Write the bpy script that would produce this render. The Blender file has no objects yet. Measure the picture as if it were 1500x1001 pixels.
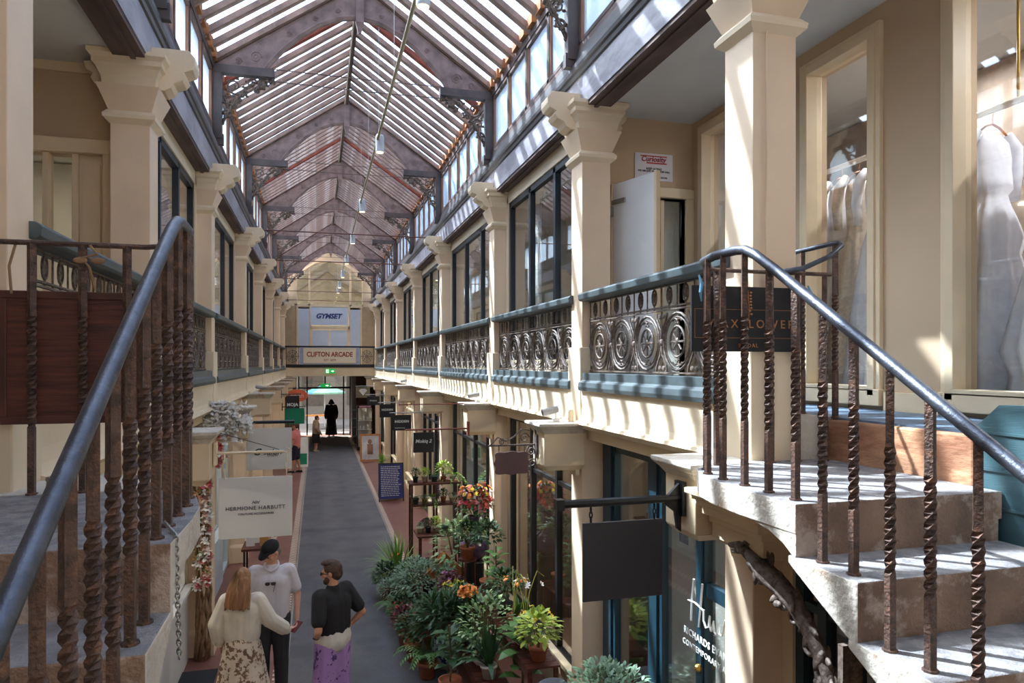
import bpy, math, random
from mathutils import Vector, Matrix, noise
PI=math.pi; G=3.85; FPX=1030.0; TH=math.atan(285.5/1030); SN=math.sin(TH); CS=math.cos(TH)
C=bpy.context.scene.collection
sc=bpy.context.scene
rnd=random.Random(7)
# ---------------------------------------------------------------- placing aids (eye at x=0,y=0,z=G)
def _r(px): u=(px-750)/FPX; return (SN+u*CS, CS-u*SN)
def at_y(px,py,Y):
    a,b=_r(px); d=Y/b; return Vector((a*d,Y,G+(533-py)/FPX*d))
def at_x(px,py,X):
    a,b=_r(px); d=X/a; return Vector((X,b*d,G+(533-py)/FPX*d))
def at_z(px,py,z):
    a,b=_r(px); d=(G-z)*FPX/(py-533); return Vector((a*d,b*d,z))
# ---------------------------------------------------------------- mesh builder
class MB:
    def __init__(s): s.v=[]; s.f=[]; s.m=[]; s.cur=0
    def add(s,vs,fs,M=None):
        n=len(s.v)
        if M is not None: vs=[M@Vector(v) for v in vs]
        s.v.extend([tuple(v) for v in vs]); s.f.extend([tuple(i+n for i in f) for f in fs]); s.m.extend([s.cur]*len(fs)); return s
    def box(s,x0,x1,y0,y1,z0,z1,M=None):
        if x0>x1: x0,x1=x1,x0
        if y0>y1: y0,y1=y1,y0
        if z0>z1: z0,z1=z1,z0
        vs=[(x0,y0,z0),(x1,y0,z0),(x1,y1,z0),(x0,y1,z0),(x0,y0,z1),(x1,y0,z1),(x1,y1,z1),(x0,y1,z1)]
        return s.add(vs,[(3,2,1,0),(4,5,6,7),(0,1,5,4),(1,2,6,5),(2,3,7,6),(3,0,4,7)],M)
    def frust(s,b,t):   # b,t=(x0,x1,y0,y1,z)
        vs=[(b[0],b[2],b[4]),(b[1],b[2],b[4]),(b[1],b[3],b[4]),(b[0],b[3],b[4]),(t[0],t[2],t[4]),(t[1],t[2],t[4]),(t[1],t[3],t[4]),(t[0],t[3],t[4])]
        return s.add(vs,[(3,2,1,0),(4,5,6,7),(0,1,5,4),(1,2,6,5),(2,3,7,6),(3,0,4,7)])
    def prism(s,poly,axis,a,b):   # poly 2D in the two other axes (cyclic order kept), extruded a..b
        n=len(poly)
        def P(p,t):
            if axis=='x': return (t,p[0],p[1])
            if axis=='y': return (p[0],t,p[1])
            return (p[0],p[1],t)
        vs=[P(p,a) for p in poly]+[P(p,b) for p in poly]
        fs=[tuple(range(n))[::-1],tuple(range(n,2*n))]+[(i,(i+1)%n,n+(i+1)%n,n+i) for i in range(n)]
        return s.add(vs,fs)
    def tube(s,pts,r,n=8,closed=False,cap=True,M=None,twist=0.0,flat=None,phase=0.0):
        pts=[Vector(p) for p in pts]; k=len(pts)
        if k<2: return s
        rr=r if isinstance(r,(list,tuple)) else [r]*k
        vs=[];prev=None
        for i,p in enumerate(pts):
            if closed: t=pts[(i+1)%k]-pts[i-1]
            else: t=pts[min(i+1,k-1)]-pts[max(i-1,0)]
            if t.length<1e-9: t=Vector((0,0,1))
            t.normalize()
            if prev is None:
                a=Vector((0,0,1)) if abs(t.z)<.9 else Vector((0,1,0))
                nrm=t.cross(a).normalized()
            else:
                nrm=(prev-t*prev.dot(t))
                nrm=nrm.normalized() if nrm.length>1e-6 else t.orthogonal().normalized()
            prev=nrm; b=t.cross(nrm)
            for j in range(n):
                an=2*PI*j/n+phase+twist*i
                vs.append(p+(nrm*math.cos(an)+b*math.sin(an)*(flat or 1))*rr[i])
        fs=[]
        for i in range(k if closed else k-1):
            i2=(i+1)%k
            for j in range(n):
                j2=(j+1)%n; fs.append((i*n+j,i*n+j2,i2*n+j2,i2*n+j))
        if cap and not closed: fs+= [tuple(range(n))[::-1], tuple((k-1)*n+j for j in range(n))]
        return s.add(vs,fs,M)
    def lathe(s,prof,c=(0,0,0),n=16,cap=True,M=None,ell=1.0):
        vs=[];k=len(prof)
        for (r,z) in prof:
            for j in range(n):
                a=2*PI*j/n; vs.append((c[0]+r*math.cos(a),c[1]+r*math.sin(a)*ell,c[2]+z))
        fs=[(i*n+j,i*n+(j+1)%n,(i+1)*n+(j+1)%n,(i+1)*n+j) for i in range(k-1) for j in range(n)]
        if cap: fs+=[tuple(range(n))[::-1],tuple((k-1)*n+j for j in range(n))]
        return s.add(vs,fs,M)
    def ell(s,c,r,n=10,m=8,M=None,R=None):
        c=Vector(c)
        if not isinstance(r,(tuple,list)): r=(r,r,r)
        vs=[]
        for i in range(1,m):
            ph=PI*i/m
            for j in range(n):
                a=2*PI*j/n
                vs.append(Vector((r[0]*math.sin(ph)*math.cos(a),r[1]*math.sin(ph)*math.sin(a),-r[2]*math.cos(ph))))
        vs.append(Vector((0,0,-r[2]))); vs.append(Vector((0,0,r[2])))
        if R is not None: vs=[R@v for v in vs]
        vs=[c+v for v in vs]; b=(m-1)*n
        fs=[(i*n+j,i*n+(j+1)%n,(i+1)*n+(j+1)%n,(i+1)*n+j) for i in range(m-2) for j in range(n)]
        fs+=[(b,(j+1)%n,j) for j in range(n)]+[(b+1,(m-2)*n+j,(m-2)*n+(j+1)%n) for j in range(n)]
        return s.add(vs,fs,M)
    def cap(s,p0,r0,p1,r1,n=10):   # tapered capsule
        p0=Vector(p0);p1=Vector(p1);t=(p1-p0);L=t.length
        if L<1e-6: return s.ell(p0,r0,n)
        t.normalize(); pts=[];rs=[]
        for a in (-.999,-.9,-.6,-.3,0): pts.append(p0+t*(a*r0)); rs.append(r0*math.sqrt(max(0,1-a*a)))
        for a in (0,.3,.6,.9,.999): pts.append(p1+t*(a*r1)); rs.append(r1*math.sqrt(max(0,1-a*a)))
        return s.tube(pts,rs,n)
    def chain(s,js,n=10):
        for (a,b) in zip(js[:-1],js[1:]): s.cap(a[0],a[1],b[0],b[1],n)
        return s
    def build(s,name,mat,parent=None,loc=(0,0,0),smooth=False,bevel=0,rz=0,kind=None):
        me=bpy.data.meshes.new(name); me.from_pydata(s.v,[],s.f)
        mats=mat if isinstance(mat,(list,tuple)) else [mat]
        for m in mats: me.materials.append(m)
        if len(mats)>1: me.polygons.foreach_set('material_index',s.m)
        if smooth: me.polygons.foreach_set('use_smooth',[True]*len(me.polygons))
        me.update()
        o=bpy.data.objects.new(name,me); C.objects.link(o); o.location=loc; o.rotation_euler=(0,0,rz)
        if parent: o.parent=parent
        if bevel:
            b=o.modifiers.new('bevel','BEVEL'); b.width=bevel; b.segments=2; b.limit_method='ANGLE'; b.angle_limit=.6
        if kind: o['kind']=kind
        return o
def empty(name,loc=(0,0,0),rz=0):
    o=bpy.data.objects.new(name,None); C.objects.link(o); o.location=loc; o.rotation_euler=(0,0,rz); o.empty_display_size=.1; return o
def tag(o,label,cat,group=None,kind=None):
    if label: o['label']=label
    if cat: o['category']=cat
    if group: o['group']=group
    if kind: o['kind']=kind
    return o
def thing(name,label,cat,loc=(0,0,0),rz=0,group=None):
    return tag(empty(name,loc,rz),label,cat,group)
def struct(o): o['kind']='structure'; return o
def dup(o,loc=None,rz=None,label=None,group=None,parent=None,scale=None):
    c=o.copy(); C.objects.link(c)
    if parent: c.parent=parent
    if loc is not None: c.location=loc
    if rz is not None: c.rotation_euler=(0,0,rz)
    if scale is not None: c.scale=(scale,)*3 if not isinstance(scale,tuple) else scale
    if label: c['label']=label
    if group: c['group']=group
    for ch in kids(o): dup(ch,parent=c)
    return c
_k={}
def kids(o): return [x for x in C.objects if x.parent==o]
# ---------------------------------------------------------------- materials
def lin(c):
    f=lambda v:(v/12.92 if v<=.04045 else ((v+.055)/1.055)**2.4)
    return tuple(f(v/255) for v in c)+(1,)
MC={}
def mat(name,col,rough=.6,metal=0,var=.08,scale=4,col2=None,mixs=None,bump=0,bscale=30,stretch=None,spec=.5,emit=None,es=0,sheen=0,thr=(.45,.6),trans=0,coat=0):
    if name in MC: return MC[name]
    m=bpy.data.materials.new(name); m.use_nodes=True; nt=m.node_tree; N=nt.nodes; Lk=nt.links
    b=N['Principled BSDF']; b.inputs['Roughness'].default_value=rough; b.inputs['Metallic'].default_value=metal
    b.inputs['Specular IOR Level'].default_value=spec
    if coat: b.inputs['Coat Weight'].default_value=coat
    if trans: b.inputs['Transmission Weight'].default_value=trans
    tc=N.new('ShaderNodeTexCoord'); mp=N.new('ShaderNodeMapping'); Lk.new(tc.outputs['Object'],mp.inputs[0])
    if stretch: mp.inputs['Scale'].default_value=stretch
    c1=lin(col)
    n=N.new('ShaderNodeTexNoise'); n.inputs['Scale'].default_value=scale; n.inputs['Detail'].default_value=5; Lk.new(mp.outputs[0],n.inputs['Vector'])
    r=N.new('ShaderNodeValToRGB'); Lk.new(n.outputs['Fac'],r.inputs[0])
    r.color_ramp.elements[0].position=.3; r.color_ramp.elements[1].position=.7
    r.color_ramp.elements[0].color=tuple(min(1,v*(1-var*1.6)) for v in c1[:3])+(1,)
    r.color_ramp.elements[1].color=tuple(min(1,v*(1+var)) for v in c1[:3])+(1,)
    out=r.outputs[0]
    if col2:
        n2=N.new('ShaderNodeTexNoise'); n2.inputs['Scale'].default_value=mixs or scale*.7; n2.inputs['Detail'].default_value=8; n2.inputs['Roughness'].default_value=.65
        Lk.new(mp.outputs[0],n2.inputs['Vector'])
        r2=N.new('ShaderNodeValToRGB'); r2.color_ramp.elements[0].position=thr[0]; r2.color_ramp.elements[1].position=thr[1]; Lk.new(n2.outputs['Fac'],r2.inputs[0])
        mx=N.new('ShaderNodeMix'); mx.data_type='RGBA'; Lk.new(r2.outputs[0],mx.inputs['Factor']); Lk.new(out,mx.inputs['A']); mx.inputs['B'].default_value=lin(col2); out=mx.outputs['Result']
    Lk.new(out,b.inputs['Base Color'])
    if bump:
        n3=N.new('ShaderNodeTexNoise'); n3.inputs['Scale'].default_value=bscale; n3.inputs['Detail'].default_value=6; Lk.new(mp.outputs[0],n3.inputs['Vector'])
        bp=N.new('ShaderNodeBump'); bp.inputs['Strength'].default_value=bump; bp.inputs['Distance'].default_value=.02; Lk.new(n3.outputs['Fac'],bp.inputs['Height']); Lk.new(bp.outputs[0],b.inputs['Normal'])
    if emit: b.inputs['Emission Color'].default_value=lin(emit); b.inputs['Emission Strength'].default_value=es
    MC[name]=m; return m
def glassmat(name,tint=(235,242,240),gl=1.0,dirt=0.0,dcol=(200,215,230),ior=1.5,rough=.02):
    m=bpy.data.materials.new(name); m.use_nodes=True; nt=m.node_tree; N=nt.nodes; Lk=nt.links
    for x in list(N):
        if x.type!='OUTPUT_MATERIAL': N.remove(x)
    o=[x for x in N if x.type=='OUTPUT_MATERIAL'][0]
    t=N.new('ShaderNodeBsdfTransparent'); t.inputs[0].default_value=lin(tint)
    g=N.new('ShaderNodeBsdfGlossy'); g.inputs['Roughness'].default_value=rough; g.inputs['Color'].default_value=(1,1,1,1)
    lw=N.new('ShaderNodeLayerWeight'); lw.inputs['Blend'].default_value=.5
    pw=N.new('ShaderNodeMath'); pw.operation='POWER'; pw.inputs[1].default_value=4; Lk.new(lw.outputs['Facing'],pw.inputs[0])
    ma=N.new('ShaderNodeMath'); ma.operation='MULTIPLY_ADD'; ma.inputs[1].default_value=.5*gl; ma.inputs[2].default_value=.045*gl; ma.use_clamp=True; Lk.new(pw.outputs[0],ma.inputs[0])
    mx=N.new('ShaderNodeMixShader'); Lk.new(ma.outputs[0],mx.inputs[0]); Lk.new(t.outputs[0],mx.inputs[1]); Lk.new(g.outputs[0],mx.inputs[2])
    last=mx
    if dirt:
        d=N.new('ShaderNodeBsdfDiffuse'); d.inputs[0].default_value=lin(dcol)
        tr=N.new('ShaderNodeBsdfTranslucent'); tr.inputs[0].default_value=lin(dcol)
        md=N.new('ShaderNodeMixShader'); md.inputs[0].default_value=.4; Lk.new(d.outputs[0],md.inputs[1]); Lk.new(tr.outputs[0],md.inputs[2])
        n=N.new('ShaderNodeTexNoise'); n.inputs['Scale'].default_value=3; n.inputs['Detail'].default_value=6
        tc=N.new('ShaderNodeTexCoord'); Lk.new(tc.outputs['Object'],n.inputs['Vector'])
        mr=N.new('ShaderNodeMapRange'); mr.inputs['From Min'].default_value=.3; mr.inputs['From Max'].default_value=.7; mr.inputs['To Min'].default_value=dirt*.75; mr.inputs['To Max'].default_value=min(1,dirt*1.2); Lk.new(n.outputs['Fac'],mr.inputs[0])
        m2=N.new('ShaderNodeMixShader'); Lk.new(mr.outputs[0],m2.inputs[0]); Lk.new(mx.outputs[0],m2.inputs[1]); Lk.new(md.outputs[0],m2.inputs[2]); last=m2
    Lk.new(last.outputs[0],o.inputs['Surface'])
    return m
cream=mat('cream_paint',(232,212,182),.55,var=.04,scale=1.5,bump=.08,bscale=25)
creamdk=mat('cream_trim_paint',(226,204,170),.5,var=.05,scale=3)
peachcol=mat('cream_column_paint',(230,204,174),.5,var=.05,scale=2,bump=.06,bscale=30)
ceilm=mat('ceiling_white',(214,212,208),.8,var=.03)
wallm=mat('gallery_wall_paint',(198,172,142),.7,var=.05,scale=1.2)
greypaint=mat('grey_fascia_paint',(136,132,140),.4,var=.2,scale=2.5,col2=(168,164,170),mixs=3,stretch=(1,.35,1),bump=.2,bscale=12)
darkwood=mat('dark_roof_timber',(100,80,74),.7,var=.35,scale=5,stretch=(1,.3,1),bump=.25)
rafterm=mat('weathered_rafter',(158,130,116),.75,var=.35,scale=6,col2=(176,160,152),mixs=9,thr=(.52,.66),bump=.35,bscale=40,stretch=(.5,3,.5))
rafterr=mat('red_rafter',(140,66,44),.75,var=.3,scale=6,bump=.3)
orangew=mat('orange_eave_timber',(170,112,66),.7,var=.25,scale=8)
trussm=mat('truss_paint',(136,116,112),.6,var=.25,scale=7,bump=.3)
ironm=mat('brown_ironwork',(96,80,70),.6,metal=0,var=.3,scale=20,col2=(120,106,96),mixs=40,bump=.3,bscale=60)
ironr=mat('rusty_wrought_iron',(96,74,64),.5,metal=.3,var=.35,scale=14,col2=(128,92,72),mixs=25,thr=(.5,.65),bump=.5,bscale=90)
handr=mat('worn_handrail_steel',(92,95,104),.42,metal=.75,var=.2,scale=25,bump=.15,bscale=120)
tealrail=mat('teal_grey_rail_paint',(78,88,90),.45,var=.2,scale=8,stretch=(1,.4,1))
tealf=mat('dark_teal_frame',(26,54,66),.4,var=.15,scale=5)
navyf=mat('navy_window_frame',(20,30,42),.4,var=.15)
blackf=mat('black_frame',(24,24,26),.4,var=.2)
stonet=mat('stone_tread',(134,130,130),.8,var=.2,scale=9,col2=(158,152,148),mixs=14,bump=.5,bscale=120)
stoner=mat('pink_stone_riser',(144,116,98),.85,var=.22,scale=5,col2=(186,166,152),mixs=3.5,thr=(.5,.58),bump=.6,bscale=70)
stonew=mat('limewashed_stone',(206,196,182),.8,var=.1,scale=4,col2=(190,168,146),mixs=5,thr=(.56,.64),bump=.5,bscale=30)
orstone=mat('orange_wooden_curb',(190,140,104),.75,var=.25,scale=7,col2=(150,100,72),mixs=6,stretch=(1,.4,1),bump=.4)
bluefl=mat('blue_gallery_floor',(96,118,140),.5,var=.2,scale=6)
carpetm=mat('grey_carpet',(112,110,112),.95,var=.18,scale=120,col2=(100,98,101),mixs=1.6,bump=.3,bscale=250,spec=.1)
white=mat('white_paint',(226,224,220),.5,var=.03)
paleb=mat('pale_blue_frame',(190,204,212),.45,var=.05)
roomw=mat('shop_interior_wall',(206,200,188),.8,var=.04)
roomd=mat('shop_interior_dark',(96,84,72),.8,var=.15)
blackm=mat('matt_black',(34,33,35),.6,var=.1)
signw=mat('white_sign_board',(214,211,206),.5,var=.02)
woodm=mat('dark_red_plank',(92,44,30),.5,var=.4,scale=6,stretch=(.6,1,9),bump=.3)
woodl=mat('orange_wood',(196,126,70),.5,var=.3,scale=8,stretch=(1,1,6))
brass=mat('brass',(200,160,84),.3,metal=.9)
steel=mat('steel',(170,170,168),.35,metal=.9)
glassw=glassmat('window_glass',tint=(244,246,246),gl=1.7)
glassr=glassmat('roof_glass',tint=(225,236,248),gl=.6)
glassc=glassmat('clerestory_glass',gl=.8,dirt=.62,dcol=(186,204,226))
# ================================================================ SETTING
XR,XL=2.5,-1.34
SIDE={'right':(XR,1),'left':(XL,-1)}
CY=[3.65,6.45,10.0,14.5,18.75,23.0,27.3,31.6]
YA,YB=-6.0,34.6
Z=lambda h:h+G
zGAL=Z(-.34); zLAND=Z(-.58); zSILL=Z(-.26); zRAIL=Z(.69); zBEAM=Z(2.53); zGUT=Z(2.85); zGT=Z(3.1); zEAVE=Z(4.02); XC=.58; zRIDGE=Z(5.34)
# ground
m=MB().box(-6,7,-4,60,-.12,-.012); o=struct(m.build('floor',mat('ground_screed',(140,130,120),.9)))
def tilemat():
    m=bpy.data.materials.new('terracotta_tiles'); m.use_nodes=True; nt=m.node_tree; N=nt.nodes; L=nt.links; b=N['Principled BSDF']; b.inputs['Roughness'].default_value=.4
    tc=N.new('ShaderNodeTexCoord'); mp=N.new('ShaderNodeMapping'); L.new(tc.outputs['Object'],mp.inputs[0]); mp.inputs['Rotation'].default_value=(0,0,PI/4)
    br=N.new('ShaderNodeTexBrick'); br.offset=0; br.inputs['Scale'].default_value=1; br.inputs['Brick Width'].default_value=.15; br.inputs['Row Height'].default_value=.15; br.inputs['Mortar Size'].default_value=.004
    br.inputs['Color1'].default_value=lin((128,76,66)); br.inputs['Color2'].default_value=lin((112,66,60)); br.inputs['Mortar'].default_value=lin((110,90,80)); L.new(mp.outputs[0],br.inputs[0])
    n=N.new('ShaderNodeTexNoise'); n.inputs['Scale'].default_value=2.2; L.new(tc.outputs['Object'],n.inputs[0])
    mx=N.new('ShaderNodeMix'); mx.data_type='RGBA'; mr=N.new('ShaderNodeMapRange'); mr.inputs['To Max'].default_value=.35; L.new(n.outputs[0],mr.inputs[0]); L.new(mr.outputs[0],mx.inputs['Factor']); L.new(br.outputs[0],mx.inputs['A']); mx.inputs['B'].default_value=lin((150,116,104)); L.new(mx.outputs['Result'],b.inputs['Base Color'])
    return m
tiles=tilemat()
def bordmat():
    m=bpy.data.materials.new('mosaic_border'); m.use_nodes=True; nt=m.node_tree; N=nt.nodes; L=nt.links; b=N['Principled BSDF']; b.inputs['Roughness'].default_value=.4
    tc=N.new('ShaderNodeTexCoord'); ch=N.new('ShaderNodeTexChecker'); ch.inputs['Scale'].default_value=16; L.new(tc.outputs['Object'],ch.inputs[0]); ch.inputs[1].default_value=lin((214,204,186)); ch.inputs[2].default_value=lin((128,78,68)); L.new(ch.outputs[0],b.inputs['Base Color']); return m
bord=bordmat()
struct(MB().box(-1.9,XR+.5,YA,39.6,-.012,0).build('floor',tiles))
struct(MB().box(-.53,-.40,YA,39,0,.003).box(-.98,-.86,YA,39,0,.003).box(1.6,1.70,YA,39,0,.003).build('floor',bord))
tag(MB().box(-.36,1.56,YA,38.6,0,.014).build('carpet_runner',carpetm),'long charcoal grey carpet runner down the middle of the arcade floor','carpet')
m=MB().box(-.385,-.355,YA,38.6,0,.018).box(1.555,1.58,YA,38.6,0,.018); struct(m.build('trim_1',mat('carpet_edging',(150,148,142),.5,metal=.3)))
# outside ground + street
struct(MB().box(-12,14,39.6,75,-.1,.0).build('floor',mat('pavement',(120,116,112),.9)))
def S(side,a): xf,o=SIDE[side]; return xf+o*a
tn=[1]
def trim(mb,mt,bevel=0,**k):
    tn[0]+=1; return struct(mb.build('trim_%d'%tn[0],mt,bevel=bevel,**k))
for side in ('left','right'):
    sgn=SIDE[side][1]
    # outer wall, roof slabs, gallery slab
    far=S(side,4.2)
    struct(MB().box(far,far+sgn*.2,YA,YB,0,zBEAM+.1).build('wall_'+side,roomw))
    struct(MB().box(S(side,.02),far,YA,YB,zBEAM+.02,zBEAM+.22).build('ceiling',ceilm))       # over upper storey
    struct(MB().box(S(side,.02),far,3.64,YB,zGAL-.16,zGAL-.002).box(3.06 if side=='right' else -1.96,far,YA,3.64,zGAL-.16,zGAL-.002).build('ceiling',ceilm))
    # gallery floors near the camera
    struct(MB().box(3.05 if side=='right' else -1.96,S(side,1.42),YA,6.75,zGAL-.002,zGAL+.012).box(S(side,.3),S(side,.6),3.96,6.75,zGAL-.002,zGAL+.011).build('floor',bluefl))
    # main fascia beam
    m=MB().box(S(side,0),S(side,.07),YA,YB,zBEAM,zGUT).box(S(side,.07),S(side,.25),YA,YB,zBEAM+.03,zBEAM+.2)
    trim(m,greypaint)
    m=MB().box(S(side,.012),S(side,.25),YA,YB,zBEAM-.035,zBEAM+.03).box(S(side,.08),S(side,.12),YA,YB,zBEAM-.05,zBEAM); trim(m,darkwood)
    # gutter : half-round profile
    pr=[(0,zGUT-.02),(-.02,zGUT-.015),(-.03,zGUT+.02),(-.05,zGUT+.03),(-.06,zGUT+.06),(-.06,zGUT+.1),(-.035,zGUT+.11),(-.03,zGUT+.14),(0,zGT),(.08,zGT),(.08,zGUT)]
    trim(MB().prism([(S(side,a),b) for a,b in pr],'y',YA,YB),mat('gutter_grey',(84,80,80),.45,var=.25,scale=6,stretch=(1,.3,1)))
    # clerestory plinth + wall plate + eave blocks
    trim(MB().box(S(side,-.0),S(side,.09),YA,YB,zGT-.02,zGT+.06).box(S(side,-.01),S(side,.1),YA,YB,zEAVE-.07,zEAVE+.03),darkwood)
    # moulding under fascia of gallery front
# upper-storey & lower front per bay
wn=[0]
def win(name_parent_loc=None):
    wn[0]+=1; e=empty('window_%d'%wn[0]); struct(e); return e
bays=[(CY[i]+.3,CY[i+1]) for i in range(7)]
CLG={}
for side in ('left','right'):
    sg=SIDE[side][1]
    edges=[YA,.8]+CY
    # clerestory lights
    spans=[(-5.8,.95),(1.05,3.7)]+[(CY[i]+.2,CY[i+1]+.1) for i in range(7)]+[(31.8,34.4)]
    for (a,b) in spans:
        n=max(1,round((b-a)/.84)); w=(b-a)/n
        e=win(); fr=MB(); lin_=MB()
        for k in range(n+1):
            y=a+k*w; fr.box(S(side,.0),S(side,.075),y-.035,y+.035,zGT+.05,zEAVE-.06)
        fr.box(S(side,.0),S(side,.08),a,b,zGT+.05,zGT+.1).box(S(side,0),S(side,.08),a,b,zEAVE-.12,zEAVE-.06)
        for k in range(n):
            y=a+k*w
            for q in (y+.035,y+w-.055): lin_.box(S(side,.01),S(side,.06),q,q+.02,zGT+.1,zEAVE-.12)
        fr.build('window_frame',darkwood,e); lin_.build('window_bead',mat('orange_bead',(150,108,86),.6,var=.1),e)
        MB().box(S(side,.04),S(side,.046),a+.03,b-.03,zGT+.1,zEAVE-.12).build('window_pane',glassc,e)
# roof glazing and ridge
rise=zRIDGE-zEAVE
for sgn,xe in ((-1,XL-.12),(1,XR+.12)):
    hw=abs(xe-XC); sl=rise/(1.92)
    z0=zRIDGE-hw*sl
    P=[(xe,z0+.16),(XC,zRIDGE+.16),(XC,zRIDGE+.168),(xe,z0+.168)]
    struct(MB().prism(P,'y',-6.0,34.5).build('ceiling',glassr))
trim(MB().box(XC-.025,XC+.025,-6.0,34.5,zRIDGE-.1,zRIDGE+.2),darkwood)
trim(MB().tube([(XC-.035,-5.9,zRIDGE-.09),(XC-.035,34.4,zRIDGE-.09)],.015,6),mat('pale_ridge_strip',(190,178,160),.6))
# rafters : one mesh per slope, copied
def raftermesh(sgn,dp=.07,wd=.05):
    sl=rise/1.92; m=MB(); a=1.99; hz=dp/math.cos(math.atan(sl))
    poly=[(0,zRIDGE),(sgn*a,zRIDGE-a*sl),(sgn*a,zRIDGE-a*sl+hz),(0,zRIDGE+hz)]
    m.prism(poly,'y',-wd,wd)
    return m
proto={}
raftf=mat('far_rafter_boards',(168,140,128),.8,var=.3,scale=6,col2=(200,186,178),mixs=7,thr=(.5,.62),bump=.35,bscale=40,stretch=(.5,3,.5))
ords=['first','second','third','fourth','fifth','sixth','seventh','eighth']
for sgn,nm in ((-1,'left'),(1,'right')):
    first=None; second=raftermesh(sgn,.1,.045)
    allb=[(-5.8,.95),(1.1,3.7)]+[(CY[i]+.2,CY[i+1]+.1) for i in range(7)]+[(31.9,34.4)]
    words=['behind the viewer','above the gallery stairs']+['just past the %s truss from the stairs'%p for p in ords]
    for bi,(a,b) in enumerate(allb):
        far=bi>=5; n=int((b-a)/(.27 if far else .345))
        for k in range(n+1):
            y=a+(b-a)*k/n
            red=(bi,k) in ((1,6),(2,3),(5,9),(4,2))
            if first is None:
                first=raftermesh(sgn).build('rafter',rafterm); o=first; o.location=(XC,y,0)
                tag(o,'','rafter')
            else:
                o=first.copy(); C.objects.link(o); o.location=(XC,y,0)
            if far:
                if not hasattr(second,'location'): 
                    tmp=second.build('rafter',raftf); second=tmp; o2=tmp
                else: o2=second.copy(); C.objects.link(o2)
                o2.location=(XC,y,0); lab_=o.get('group'); bpy.data.objects.remove(o); o=o2; o['category']='rafter'
            if red:
                o.data=first.data.copy(); o.data.materials[0]=rafterr
            o['label']='%sweathered timber rafter, %s roof slope, %s'%('red ' if red else '',nm,words[bi]); o['group']='%sroof rafters on %s slope %s'%('red ' if red else '',nm,words[bi])
    # eave blocks between rafters
    side=nm
    m=MB(); y=-5.8
    while y<34.3:
        m.box(S(side,-.06),S(side,.06),y,y+.2,zEAVE+.02,zEAVE+.15); y+=.335
    trim(m,orangew)
    trim(MB().box(S(side,.03),S(side,.2),-6.0,34.5,zEAVE+.02,zEAVE+.2),darkwood)
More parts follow.
